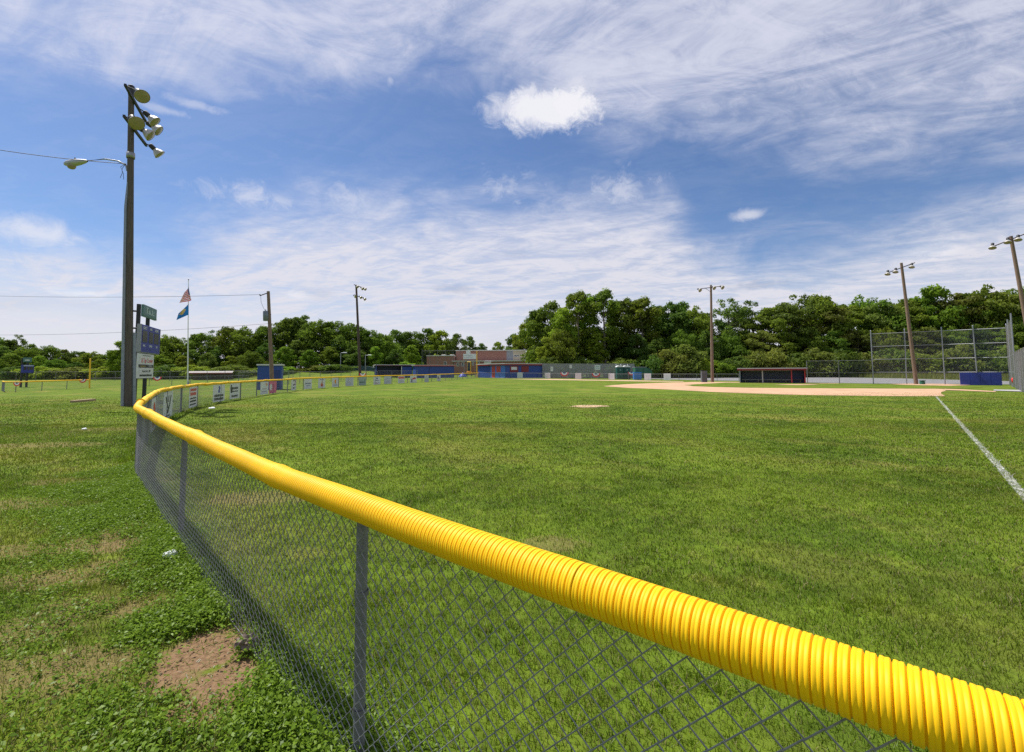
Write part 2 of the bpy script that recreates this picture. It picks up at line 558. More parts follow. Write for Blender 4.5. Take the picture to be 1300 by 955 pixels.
greys = [puff(963, 362, 50, 8, 0.85, 0.8, 0.9), puff(575, 366, 34, 8, 0.8, 0.8, 0.9), puff(655, 322, 26, 7, 0.35, 0.9), puff(400, 372, 40, 10, 0.4, 0.9)]
gr = greys[0]
for p_ in greys[1:]: gr = M('MAXIMUM', gr, p_)
dens = M('MAXIMUM', dens, pf)

# cloud colours (radiance relative to the sky texture)
cc = NN("ShaderNodeMix"); cc.data_type = 'RGBA'
cc.inputs["A"].default_value = (7.5, 7.6, 8.7, 1)       # thin high cloud
cc.inputs["B"].default_value = (7.6, 7.5, 8.15, 1)      # lower bright bank
LK(smooth(el, 0.50, 0.18), cc.inputs["Factor"])
cb2 = NN("ShaderNodeMix"); cb2.data_type = 'RGBA'
LK(M('MULTIPLY', pf, 0.85), cb2.inputs["Factor"]); LK(cc.outputs["Result"], cb2.inputs["A"]); cb2.inputs["B"].default_value = (9.2, 9.1, 9.4, 1)
cb3 = NN("ShaderNodeMix"); cb3.data_type = 'RGBA'
sh = M('MULTIPLY', smooth(n_soft, 0.5, 0.75), smooth(el, 0.25, 0.08))
LK(M('MAXIMUM', gr, M('MULTIPLY', sh, 0.35)), cb3.inputs["Factor"]); LK(cb2.outputs["Result"], cb3.inputs["A"]); cb3.inputs["B"].default_value = (5.4, 5.55, 6.5, 1)
tint = NN("ShaderNodeMix"); tint.data_type = 'RGBA'; tint.blend_type = 'MULTIPLY'; tint.inputs["Factor"].default_value = 1
LK(sky.outputs[0], tint.inputs["A"]); tint.inputs["B"].default_value = (0.83, 0.94, 1.12, 1)
fin = NN("ShaderNodeMix"); fin.data_type = 'RGBA'
LK(dens, fin.inputs["Factor"]); LK(tint.outputs["Result"], fin.inputs["A"]); LK(cb3.outputs["Result"], fin.inputs["B"])
LK(fin.outputs["Result"], bg.inputs["Color"])

vs = scene.view_settings
vs.view_transform = 'Standard'; vs.look = 'None'; vs.exposure = 0.32; vs.gamma = 1.0
vs.use_curve_mapping = False

# ------------------------------------------------------------------ fence line in plan
TUBE_Z = 1.155


def at_tube(px, py):
    r = ray(px, py); p = CAM + r * ((TUBE_Z - CAM.z) / r.z)
    return (p.x, p.y)


near_px = [(173, 518.5), (190, 526.5), (230, 548), (300, 580), (384, 617.5), (450, 642.5), (575, 688), (696, 735), (800, 769.5), (950, 817)]
far_pts = [(608, 106), (570, 83), (540, 71), (510, 65.5), (480, 60.5), (431, 53), (375, 44), (330, 35.2), (297, 29.5), (254, 24.3), (233, 20.8), (213, 17.3), (203, 15.4), (195, 13.2), (187, 11.0), (179.5, 9.2)]
path = [(B(px, d).x, B(px, d).y) for px, d in far_pts] + [at_tube(*q) for q in near_px]
nx, ny = path[-1]; mx_, my_ = path[-4]
dl = math.hypot(nx - mx_, ny - my_); dxn, dyn = (nx - mx_) / dl, (ny - my_) / dl
path += [(nx + dxn * 1.2, ny + dyn * 1.2), (nx + dxn * 3.5, ny + dyn * 3.5), (nx + dxn * 7.5, ny + dyn * 7.5)]
FENCE = smooth_path(arc_resample(path, 0.35), 3)
_sg = np.linalg.norm(np.diff(FENCE, axis=0), axis=1); FS = np.concatenate([[0], np.cumsum(_sg)]); FL = FS[-1]


def fence_at(s):
    x = float(np.interp(s, FS, FENCE[:, 0])); y = float(np.interp(s, FS, FENCE[:, 1]))
    e = 0.15
    a = np.array([np.interp(max(s - e, 0), FS, FENCE[:, k]) for k in (0, 1)]); b = np.array([np.interp(min(s + e, FL), FS, FENCE[:, k]) for k in (0, 1)])
    t = (b - a) / (np.linalg.norm(b - a) + 1e-9)
    return Vector((x, y, gz(x, y))), Vector((t[0], t[1], 0))


def s_at_px(px, near=False):
    best = None
    for s in np.linspace(0, FL, 1600):
        p, t = fence_at(s)
        if p.y < 0.5: continue
        if near != (p.y < 9.0 and s > S_CORNER): continue
        q = project((p.x, p.y, TUBE_Z))[0]
        if best is None or abs(q - px) < best[0]: best = (abs(q - px), s)
    return best[1]


S_CORNER = float(FS[int(np.argmin([project((p[0], p[1], TUBE_Z))[0] if p[1] > 1 and p[1] < 14 else 1e9 for p in FENCE]))])


def fence_side(x, y):
    """signed distance to the fence line: + on the playing field side"""
    P = FENCE[FS > S_CORNER - 60]
    A = P[:-1]; D = P[1:] - A
    best = np.full(x.shape, 1e9); sg = np.ones(x.shape)
    LL = (D ** 2).sum(1)
    for i in range(0, len(A), 1):
        t = np.clip(((x - A[i, 0]) * D[i, 0] + (y - A[i, 1]) * D[i, 1]) / (LL[i] + 1e-9), 0, 1)
        qx = A[i, 0] + t * D[i, 0]; qy = A[i, 1] + t * D[i, 1]
        d = np.hypot(x - qx, y - qy)
        cr = D[i, 0] * (y - A[i, 1]) - D[i, 1] * (x - A[i, 0])
        m = d < best
        best = np.where(m, d, best); sg = np.where(m, np.sign(cr), sg)
    return best * sg


# ------------------------------------------------------------------ ground
BARE = []      # bare earth patches: centre, radii


def bare(px, py, rx, ry, k=1.0):
    p = G(px, py); BARE.append((p.x, p.y, rx, ry, k))


bare(258, 830, 0.27, 0.33, 1.0); bare(285, 865, 0.22, 0.22, 1.0); bare(222, 858, 0.15, 0.2, 0.9); bare(262, 900, 0.22, 0.16, .8)
bare(168, 672, 0.34, 0.34, 0.75); bare(150, 692, 0.3, 0.25, 0.7); bare(110, 690, 0.3, 0.3, 0.55); bare(150, 612, 0.9, 0.35, 0.5)
bare(60, 565, 1.6, 0.5, 0.5); bare(140, 545, 1.2, 0.5, 0.45); bare(40, 800, 0.35, 0.25, 0.5); bare(90, 850, 0.4, 0.25, 0.6)
bare(30, 640, 0.8, 0.3, 0.55); bare(95, 612, 0.9, 0.3, 0.5); bare(60, 735, 0.5, 0.22, 0.55); bare(20, 700, .5, .2, .5); bare(185, 770, .3, .2, .5); bare(110, 770, .4, .2, .45); bare(250, 770, .3, .2, .45); bare(15, 860, .4, .25, .5); bare(330, 632, 0.8, 0.4, 0.5); bare(700, 690, 0.35, 0.25, 0.4); bare(150, 720, 0.4, 0.2, 0.5)


def turf_group():
    g = bpy.data.node_groups.new("turf_colour", 'ShaderNodeTree')
    g.interface.new_socket("Color", in_out='OUTPUT', socket_type='NodeSocketColor')
    g.interface.new_socket("Bare", in_out='OUTPUT', socket_type='NodeSocketFloat')
    N = g.nodes.new; L = g.links.new
    go = N("NodeGroupOutput")
    geo = N("ShaderNodeNewGeometry")
    flat = N("ShaderNodeVectorMath"); flat.operation = 'MULTIPLY'; flat.inputs[1].default_value = (1, 1, 0)
    L(geo.outputs["Position"], flat.inputs[0])
    pos = flat.outputs[0]

    def nz(scale, detail=4, rough=0.6, stretch=None, rot=0.0):
        src = pos
        if stretch:
            mp = N("ShaderNodeMapping"); mp.inputs["Rotation"].default_value = (0, 0, rot)
            L(src, mp.inputs[0])
            m2 = N("ShaderNodeMapping"); m2.inputs["Scale"].default_value = stretch
            L(mp.outputs[0], m2.inputs[0]); src = m2.outputs[0]
        n = N("ShaderNodeTexNoise"); n.inputs["Scale"].default_value = scale; n.inputs["Detail"].default_value = detail
        n.inputs["Roughness"].default_value = rough
        L(src, n.inputs["Vector"]); return n.outputs["Fac"]

    def rng(v, a, b):
        n = N("ShaderNodeMapRange"); n.interpolation_type = 'SMOOTHSTEP'
        n.inputs["From Min"].default_value = a; n.inputs["From Max"].default_value = b
        L(v, n.inputs["Value"]); return n.outputs["Result"]

    def mix(f, a, b, k=1.0):
        n = N("ShaderNodeMix"); n.data_type = 'RGBA'
        if k != 1.0:
            mm = N("ShaderNodeMath"); mm.operation = 'MULTIPLY'; mm.inputs[1].default_value = k
            L(f, mm.inputs[0]); f = mm.outputs[0]
        L(f, n.inputs["Factor"])
        for s, v in (("A", a), ("B", b)):
            if isinstance(v, tuple): n.inputs[s].default_value = (*v, 1)
            else: L(v, n.inputs[s])
        return n.outputs["Result"]

    c = mix(rng(nz(0.35, 5, 0.65), 0.38, 0.60), (0.070, 0.115, 0.010), (0.120, 0.170, 0.016))
    c = mix(rng(nz(1.6, 5, 0.7), 0.46, 0.70), c, (0.145, 0.215, 0.016), 0.7)
    c = mix(rng(nz(0.16, 4, 0.6, (1, 2.2, 1), 0.7), 0.48, 0.72), c, (0.200, 0.185, 0.042), 0.7)
    c = mix(rng(nz(0.8, 6, 0.7), 0.55, 0.75), c, (0.24, 0.19, 0.065), 0.5)
    c = mix(rng(nz(6.0, 3, 0.7), 0.52, 0.72), c, (0.050, 0.078, 0.011), 0.4)
    # bare earth
    nb = nz(7.0, 5, 0.7); tot = None
    for (x, y, rx, ry, k) in BARE:
        s = N("ShaderNodeVectorMath"); s.operation = 'SUBTRACT'; s.inputs[1].default_value = (x, y, 0); L(pos, s.inputs[0])
        d = N("ShaderNodeVectorMath"); d.operation = 'DIVIDE'; d.inputs[1].default_value = (rx, ry, 1); L(s.outputs[0], d.inputs[0])
        l = N("ShaderNodeVectorMath"); l.operation = 'LENGTH'; L(d.outputs[0], l.inputs[0])
        a = N("ShaderNodeMath"); a.operation = 'MULTIPLY_ADD'; a.inputs[1].default_value = 2.2; L(nb, a.inputs[0]); L(l.outputs["Value"], a.inputs[2])
        r = N("ShaderNodeMapRange"); r.interpolation_type = 'SMOOTHSTEP'
        r.inputs["From Min"].default_value = 2.25; r.inputs["From Max"].default_value = 1.75
        r.inputs["To Max"].default_value = k; L(a.outputs[0], r.inputs["Value"])
        if tot is None: tot = r.outputs["Result"]
        else:
            m = N("ShaderNodeMath"); m.operation = 'MAXIMUM'; L(tot, m.inputs[0]); L(r.outputs["Result"], m.inputs[1]); tot = m.outputs[0]
    L(c, go.inputs["Color"]); L(tot, go.inputs["Bare"])
    return g


TURF = turf_group()


def ground_mat():
    m = bpy.data.materials.new("turf_ground"); m.use_nodes = True
    t = m.node_tree; b = t.nodes["Principled BSDF"]; b.inputs["Roughness"].default_value = 1.0; b.inputs["Specular IOR Level"].default_value = 0.1
    g = t.nodes.new("ShaderNodeGroup"); g.node_tree = TURF
    geo = t.nodes.new("ShaderNodeNewGeometry")
    n = t.nodes.new("ShaderNodeTexNoise"); n.inputs["Scale"].default_value = 30; n.inputs["Detail"].default_value = 6; n.inputs["Roughness"].default_value = 0.8
    t.links.new(geo.outputs["Position"], n.inputs["Vector"])
    n2 = t.nodes.new("ShaderNodeTexNoise"); n2.inputs["Scale"].default_value = 5; n2.inputs["Detail"].default_value = 8; n2.inputs["Roughness"].default_value = 0.8
    t.links.new(geo.outputs["Position"], n2.inputs["Vector"])
    earth = t.nodes.new("ShaderNodeMix"); earth.data_type = 'RGBA'
    earth.inputs["A"].default_value = (0.135, 0.080, 0.043, 1); earth.inputs["B"].default_value = (0.30, 0.195, 0.11, 1)
    mr = t.nodes.new("ShaderNodeMapRange"); mr.inputs["From Min"].default_value = 0.35; mr.inputs["From Max"].default_value = 0.65
    t.links.new(n.outputs["Fac"], mr.inputs["Value"]); t.links.new(mr.outputs["Result"], earth.inputs["Factor"])
    # fine mottling of the sward
    ov = t.nodes.new("ShaderNodeMix"); ov.data_type = 'RGBA'; ov.blend_type = 'MULTIPLY'; ov.inputs["Factor"].default_value = 1.0
    mr2 = t.nodes.new("ShaderNodeMapRange"); mr2.inputs["From Min"].default_value = 0.3; mr2.inputs["From Max"].default_value = 0.7
    mr2.inputs["To Min"].default_value = 0.62; mr2.inputs["To Max"].default_value = 1.42
    t.links.new(n2.outputs["Fac"], mr2.inputs["Value"])
    cbn = t.nodes.new("ShaderNodeCombineColor")
    for i in range(3): t.links.new(mr2.outputs["Result"], cbn.inputs[i])
    t.links.new(g.outputs["Color"], ov.inputs["A"]); t.links.new(cbn.outputs[0], ov.inputs["B"])
    mx = t.nodes.new("ShaderNodeMix"); mx.data_type = 'RGBA'
    t.links.new(g.outputs["Bare"], mx.inputs["Factor"]); t.links.new(ov.outputs["Result"], mx.inputs["A"]); t.links.new(earth.outputs["Result"], mx.inputs["B"])
    t.links.new(mx.outputs["Result"], b.inputs["Base Color"])
    bp = t.nodes.new("ShaderNodeBump"); bp.inputs["Strength"].default_value = 0.5; bp.inputs["Distance"].default_value = 0.03
    t.links.new(n.outputs["Fac"], bp.inputs["Height"]); t.links.new(bp.outputs["Normal"], b.inputs["Normal"])
    return m


def axis_vals(lo, hi, core_lo, core_hi, step, n_out):
    core = np.arange(core_lo, core_hi + 0.01, step)
    k = np.linspace(0, 1, n_out + 1)[1:] ** 2
    return np.concatenate([(core_lo - (core_lo - lo) * k)[::-1], core, core_hi + (hi - core_hi) * k])


gx = axis_vals(-1500, 1500, -60, 90, 2.5, 14); gy = axis_vals(-300, 2600, -10, 130, 2.5, 14)
gv = [(x, y, gz(x, y)) for y in gy for x in gx]
gf = [(j * len(gx) + i, j * len(gx) + i + 1, (j + 1) * len(gx) + i + 1, (j + 1) * len(gx) + i) for j in range(len(gy) - 1) for i in range(len(gx) - 1)]
b_ = MB(); b_.add(gv, gf, True)
tag(b_.build("ground", ground_mat()), "mown grass ground of the ball fields with worn patches", "ground", kind="structure")


def sheet(name, pts, m, lift, label, cat, subdiv=True):
    """flat sheet lying on the ground, from world plan points"""
    import bmesh
    bm = bmesh.new()
    vs_ = [bm.verts.new((p[0], p[1], 0)) for p in pts]
    bm.faces.new(vs_)
    bmesh.ops.triangulate(bm, faces=bm.faces[:])
    bmesh.ops.subdivide_edges(bm, edges=[e for e in bm.edges if e.calc_length() > 4], cuts=6, use_grid_fill=True)
    bmesh.ops.triangulate(bm, faces=bm.faces[:])
    for v in bm.verts: v.co.z = gz(v.co.x, v.co.y) + lift
    me = bpy.data.meshes.new(name); bm.normal_update(); bm.to_mesh(me); bm.free()
    for p in me.polygons:
        if p.normal.z < 0: p.flip()
    me.materials.append(m)
    o = bpy.data.objects.new(name, me); COL.objects.link(o)
    return tag(o, label, cat, kind="structure")


def ragged(pts, amp, step=1.2, seed=1):
    """densify a closed outline and make it slightly uneven"""
    r = random.Random(seed); o = []
    for i in range(len(pts)):
        a = Vector(pts[i][:2]); b = Vector(pts[(i + 1) % len(pts)][:2])
        n = max(1, int((b - a).length / step))
        for k in range(n):
            p = a.lerp(b, k / n); o.append((p.x + r.uniform(-amp, amp), p.y + r.uniform(-amp, amp)))
    return o


def gpoly(px): return [G(x, y) for x, y in px]


M_DIRT = mat("infield_clay", (0.50, 0.31, 0.18), 0.95, var=0.17, scale=0.45, bump=0.2, bscale=12)
M_DIRT2 = mat("worn_earth", (0.50, 0.34, 0.20), 0.95, var=0.2, scale=2, bump=0.2, bscale=12)
M_ASPH = mat("pale_old_asphalt", (0.20, 0.195, 0.195), 0.9, var=0.14, scale=0.7)
M_TURFG = ground_mat()

outer = [(767, 490.6), (782, 491.6), (800, 492.8), (850, 494.9), (900, 497.6), (950, 499.6), (1000, 501.2), (1050, 502.2), (1100, 502.8), (1150, 503.2), (1198, 503.2), (1195, 500.5), (1196, 498), (1204, 494.3),
         (1150, 492.6), (1100, 489), (1060, 486.9), (1020, 486.9), (985, 486.3), (940, 485.2), (925, 485.0), (900, 484.9), (880, 485.1), (850, 485.9), (820, 486.9), (795, 488), (775, 489.4)]
sheet("infield_dirt", ragged(gpoly(outer), 0.10, 1.2, 3), M_DIRT, 0.012, "tan clay infield arc across the grass in front of the dugout", "infield dirt")
inner = [(869, 489.1), (881, 490.6), (905, 491.6), (952, 492.5), (1000, 493.0), (1060, 493.3), (1130, 493.6), (1203, 493.9), (1250, 492), (1240, 490.5), (1190, 489.6), (1129, 488.3), (1060, 487.4), (1020, 487.2), (960, 486.2), (922, 486.0), (895, 487.4)]
sheet("infield_grass", ragged(gpoly(inner), 0.10, 1.2, 5), M_TURFG, 0.022, "green infield grass ringed by the tan clay", "infield grass")
sheet("pitching_mound", ragged(gpoly([(982, 488.9), (1000, 488.3), (1030, 488.4), (1041, 488.9), (1015, 489.5)]), 0.03, 1, 6), M_DIRT, 0.04, "small tan clay mound on the infield grass", "mound")
sheet("home_plate_dirt", ragged(gpoly([(1129, 487.9), (1160, 487.3), (1200, 487.7), (1232, 489.4), (1205, 490.3), (1150, 489.2)]), 0.06, 1, 7), M_DIRT, 0.034, "tan clay circle around home plate before the backstop", "home plate dirt")
sheet("base_path", ragged(gpoly([(1200, 494.2), (1220, 494.7), (1264, 497.2), (1264, 498.3), (1218, 496.2), (1197, 495.6)]), 0.05, 1, 8), M_DIRT, 0.03, "thin strip of bare clay leading right from the infield", "base path")
sheet("worn_patch", ragged(gpoly([(723, 516.4), (735, 514.9), (752, 514.4), (768, 515.1), (775, 516.2), (755, 517.4), (738, 517.5)]), 0.07, 0.5, 9), M_DIRT2, 0.012, "small oval of bare tan earth in the outfield grass", "worn patch")
sheet("warning_track", ragged(gpoly([(640, 481.3), (700, 482.6), (760, 483.4), (830, 484.6), (868, 484.9), (868, 484.3), (800, 482.9), (700, 481.3)]), 0.05, 2, 10), M_DIRT2, 0.015, "narrow worn earth strip along the low sideline fence", "worn strip")
sheet("path", gpoly([(1261, 496.6), (1300, 497.9), (1420, 501), (1420, 498), (1300, 495.8), (1262, 495.2)]), mat("pale_gravel", (0.36, 0.35, 0.34), 0.9), 0.045, "pale gravel strip at the right edge of the field", "path")
sheet("road", gpoly([(815, 480.6), (830, 481.4), (900, 483.2), (938, 483.6), (1030, 486.0), (1110, 487.2), (1250, 487.9), (1300, 488.6), (1420, 491), (1420, 487), (1300, 484.8), (1250, 483.4), (1150, 480.8), (1060, 479.2), (900, 478.6), (830, 479.2)]), M_ASPH, 0.02, "pale grey road behind the dugout and backstop fence", "road")


def chalk_mat():
    m = bpy.data.materials.new("field_chalk"); m.use_nodes = True
    t = m.node_tree; b = t.nodes["Principled BSDF"]; b.inputs["Roughness"].default_value = 1
    b.inputs["Base Color"].default_value = (0.60, 0.60, 0.55, 1)
    geo = t.nodes.new("ShaderNodeNewGeometry")
    n = t.nodes.new("ShaderNodeTexNoise"); n.inputs["Scale"].default_value = 9; n.inputs["Detail"].default_value = 8; n.inputs["Roughness"].default_value = 0.8
    t.links.new(geo.outputs["Position"], n.inputs["Vector"])
    mr = t.nodes.new("ShaderNodeMapRange"); mr.inputs["From Min"].default_value = 0.43; mr.inputs["From Max"].default_value = 0.62
    mr.inputs["To Min"].default_value = 0.05; mr.inputs["To Max"].default_value = 0.92
    t.links.new(n.outputs["Fac"], mr.inputs["Value"]); t.links.new(mr.outputs["Result"], b.inputs["Alpha"])
    return m


CH_A = G(1188.8, 503.8); CH_B = G(1298, 626.6)
cdir = Vector((CH_B.x - CH_A.x, CH_B.y - CH_A.y, 0)).normalized(); cn = Vector((-cdir.y, cdir.x, 0))
CH_END = CH_A + cdir * ((CH_B - CH_A).length + 6.5)
hw = 0.047
cl = []; N_ = 60
for i in range(N_ + 1): p = CH_A.lerp(CH_END, i / N_); cl.append(p + cn * (hw + random.uniform(-.012, .012)))
for i in range(N_, -1, -1): p = CH_A.lerp(CH_END, i / N_); cl.append(p - cn * (hw + random.uniform(-.012, .012)))
sheet("foul_line", cl, chalk_mat(), 0.008, "faded white chalk foul line running down the right of the outfield", "foul line")


# ------------------------------------------------------------------ grass blades
def blade_mat(name, tint_a, tint_b, use_turf=True):
    m = bpy.data.materials.new(name); m.use_nodes = True
    t = m.node_tree
    for n in list(t.nodes): t.nodes.remove(n)
    N = t.nodes.new; L = t.links.new
    o = N("ShaderNodeOutputMaterial")
    at = N("ShaderNodeAttribute"); at.attribute_name = "tint"
    tc = N("ShaderNodeMix"); tc.data_type = 'RGBA'
    tc.inputs["A"].default_value = (*tint_a, 1); tc.inputs["B"].default_value = (*tint_b, 1)
    L(at.outputs["Fac"], tc.inputs["Factor"])
    col = tc.outputs["Result"]
    if use_turf:
        g = N("ShaderNodeGroup"); g.node_tree = TURF
        mu = N("ShaderNodeMix"); mu.data_type = 'RGBA'; mu.blend_type = 'MULTIPLY'; mu.inputs["Factor"].default_value = 1
        L(g.outputs["Color"], mu.inputs["A"]); L(col, mu.inputs["B"]); col = mu.outputs["Result"]
        st = N("ShaderNodeAttribute"); st.attribute_name = "straw"
        ms = N("ShaderNodeMix"); ms.data_type = 'RGBA'; L(st.outputs["Fac"], ms.inputs["Factor"]); L(col, ms.inputs["A"]); ms.inputs["B"].default_value = (0.33, 0.26, 0.13, 1)
        col = ms.outputs["Result"]
        ck = N("ShaderNodeAttribute"); ck.attribute_name = "chalk"
        mk = N("ShaderNodeMix"); mk.data_type = 'RGBA'; L(ck.outputs["Fac"], mk.inputs["Factor"]); L(col, mk.inputs["A"]); mk.inputs["B"].default_value = (0.58, 0.58, 0.53, 1)
        col = mk.outputs["Result"]
    d = N("ShaderNodeBsdfDiffuse"); tr = N("ShaderNodeBsdfTranslucent"); gl = N("ShaderNodeBsdfGlossy"); gl.inputs["Roughness"].default_value = 0.42
    gl.inputs["Color"].default_value = (0.9, 0.9, 0.85, 1)
    L(col, d.inputs["Color"]); L(col, tr.inputs["Color"])
    a = N("ShaderNodeMixShader"); a.inputs[0].default_value = 0.38; L(d.outputs[0], a.inputs[1]); L(tr.outputs[0], a.inputs[2])
    b = N("ShaderNodeMixShader"); b.inputs[0].default_value = 0.012; L(a.outputs[0], b.inputs[1]); L(gl.outputs[0], b.inputs[2])
    L(b.outputs[0], o.inputs["Surface"])
    return m


def bare_mask(x, y):
    k = np.zeros_like(x)
    for (bx, by, rx, ry, kk) in BARE:
        d = np.hypot((x - bx) / rx, (y - by) / ry)
        k = np.maximum(k, np.clip((1.25 - d) / 0.5, 0, 1) * kk)
    return k


def blades(x, y, h, w, lean, two):
    """two-quad (or one) curved blades standing at x,y"""
    n = len(x); th = RNG.uniform(0, 2 * np.pi, n); la = RNG.uniform(0, 2 * np.pi, n)
    cx, cy = np.cos(th) * w / 2, np.sin(th) * w / 2
    lx, ly = np.cos(la) * lean * h, np.sin(la) * lean * h
    z0 = np.zeros(n)
    P = lambda sx, f, g: np.stack([x + sx * cx * f + lx * g[0], y + sx * cy * f + ly * g[0], z0 + h * g[1]], -1)
    g0, g1, g2 = (0, -0.02), (0.32, 0.6), (1.0, 1.0)
    if two:
        q1 = np.stack([P(-1, 1, g0), P(1, 1, g0), P(1, .8, g1), P(-1, .8, g1)], 1)
        q2 = np.stack([P(-1, .8, g1), P(1, .8, g1), P(1, .12, g2), P(-1, .12, g2)], 1)
        return np.concatenate([q1, q2], 1).reshape(-1, 3), 8
    q = np.stack([P(-1, 1, g0), P(1, 1, g0), P(1, .2, (0.8, 1)), P(-1, .2, (0.8, 1))], 1)
    return q.reshape(-1, 3), 4


def scatter(y0, y1, dens, umax=1.4):
    area = umax * (y1 ** 2 - y0 ** 2); n = int(area * dens)
    y = np.sqrt(RNG.uniform(y0 ** 2, y1 ** 2, n)); x = RNG.uniform(-umax, umax, n) * y
    m = int(1.6 * (y1 - y0) * dens * .6)                     # some more to either side
    ye = RNG.uniform(y0, y1, m); xe = -(umax * ye + RNG.uniform(0, 1.6, m))
    ye2 = RNG.uniform(y0, y1, m // 2); xe2 = umax * ye2 + RNG.uniform(0, 0.8, m // 2)
    return np.concatenate([x, xe, xe2]), np.concatenate([y, ye, ye2])


def value_noise(x, y, s, seed):
    r = np.random.default_rng(seed); T = r.random((64, 64))
    fx, fy = x * s, y * s; ix, iy = np.floor(fx).astype(int), np.floor(fy).astype(int); tx, ty = fx - ix, fy - iy
    tx = tx * tx * (3 - 2 * tx); ty = ty * ty * (3 - 2 * ty)
    g = lambda a, b: T[a % 64, b % 64]
    return (g(ix, iy) * (1 - tx) + g(ix + 1, iy) * tx) * (1 - ty) + (g(ix, iy + 1) * (1 - tx) + g(ix + 1, iy + 1) * tx) * ty


verts_all = []; tint_all = []; straw_all = []; chalk_all = []
for (y0, y1, dens, w, hh) in ((0.7, 4.0, 5200, 0.0036, 0.029), (4.0, 8.0, 2600, 0.0052, 0.028), (8.0, 16.0, 900, 0.009, 0.029), (16.0, 36.0, 190, 0.017, 0.029)):
    x, y = scatter(y0, y1, dens)
    sd = fence_side(x, y)
    bm_ = bare_mask(x, y)
    if y1 > 30:
        kf = RNG.random(len(x)) > np.clip((y - 21) / 15, 0, 1); x, y, sd, bm_ = x[kf], y[kf], sd[kf], bm_[kf]
    clump = value_noise(x, y, 2.3, 3) * 0.6 + value_noise(x, y, 9.0, 4) * 0.4
    keep = (RNG.random(len(x)) > bm_ * 0.97) & (RNG.random(len(x)) < 0.72 + 0.5 * clump)
    x, y, sd, clump = x[keep], y[keep], sd[keep], clump[keep]
    n = len(x)
    h = hh * RNG.uniform(0.55, 1.25, n) * (0.85 + 0.35 * clump)
    out_ = sd < 0
    h = np.where(out_, h * 1.15, h)
    strip = np.exp(-(sd / 0.28) ** 2)
    h = h * (1 + strip * np.where(y > 9, 2.6, 1.1) * RNG.uniform(0.3, 1.0, n))
    tuft = np.clip((value_noise(x, y, 3.7, 31) * .65 + value_noise(x, y, 11.0, 32) * .35 - .60) / .12, 0, 1)
    h = h * (1 + .5 * tuft)
    ww = w * RNG.uniform(0.7, 1.4, n) * (1 + .35 * tuft)
    v, k = blades(x, y, h, ww, RNG.uniform(0.2, 1.1, n), True)
    verts_all.append(v)
    tint = np.clip(RNG.normal(0.42, 0.24, n) + (clump - 0.5) * 0.15 + strip * 0.18 + tuft * .22, 0, 1)
    dry = value_noise(x, y, 0.45, 8)
    ps = np.where(out_, 0.12 + 0.55 * np.clip(dry - 0.42, 0, 1), 0.13 + 0.22 * np.clip(dry - 0.5, 0, 1)) * (1 - 0.85 * strip)
    straw = np.where(RNG.random(n) < ps, RNG.uniform(0.4, 1.0, n), 0.0)
    rel = np.stack([x - CH_A.x, y - CH_A.y], -1); dist = np.abs(rel[:, 0] * cn.x + rel[:, 1] * cn.y)
    chalk = np.where((dist < 0.065) & (RNG.random(n) < 0.6), RNG.uniform(0.5, 1, n), 0.0)
    tint_all.append(np.repeat(tint, k)); straw_all.append(np.repeat(straw, k)); chalk_all.append(np.repeat(chalk, k))
# dry clippings lying on the bare earth
for (bx, by, rx, ry, kk) in BARE:
    if by > 7: continue
    n = int(1500 * rx * ry * kk) + 25
    x = bx + RNG.normal(0, rx * .7, n); y = by + RNG.normal(0, ry * .7, n); th = RNG.uniform(0, 2 * np.pi, n); L2 = RNG.uniform(.004, .020, n); w2 = RNG.uniform(.0012, .003, n); z = RNG.uniform(.002, .006, n)
    a = np.stack([np.cos(th) * L2, np.sin(th) * L2, RNG.normal(0, .003, n)], -1); b = np.stack([-np.sin(th) * w2, np.cos(th) * w2, np.zeros(n)], -1); p = np.stack([x, y, z], -1)
    verts_all.append(np.stack([p - a - b, p + a - b, p + a + b, p - a + b], 1).reshape(-1, 3))
    tint_all.append(np.full(4 * n, .5)); straw_all.append(np.repeat(RNG.uniform(.3, .9, n), 4)); chalk_all.append(np.repeat(np.where(RNG.random(n) < .1, .5, 0.0), 4))
V = np.concatenate(verts_all)
lawn = np_mesh("lawn_grass", V, 4, blade_mat("lawn_blades", (0.66, 0.70, 0.50), (1.58, 1.68, 1.0)), None,
               {"tint": np.concatenate(tint_all), "straw": np.concatenate(straw_all), "chalk": np.concatenate(chalk_all)})
tag(lawn, "short mown green and straw coloured grass blades of the lawn", "grass", kind="stuff")


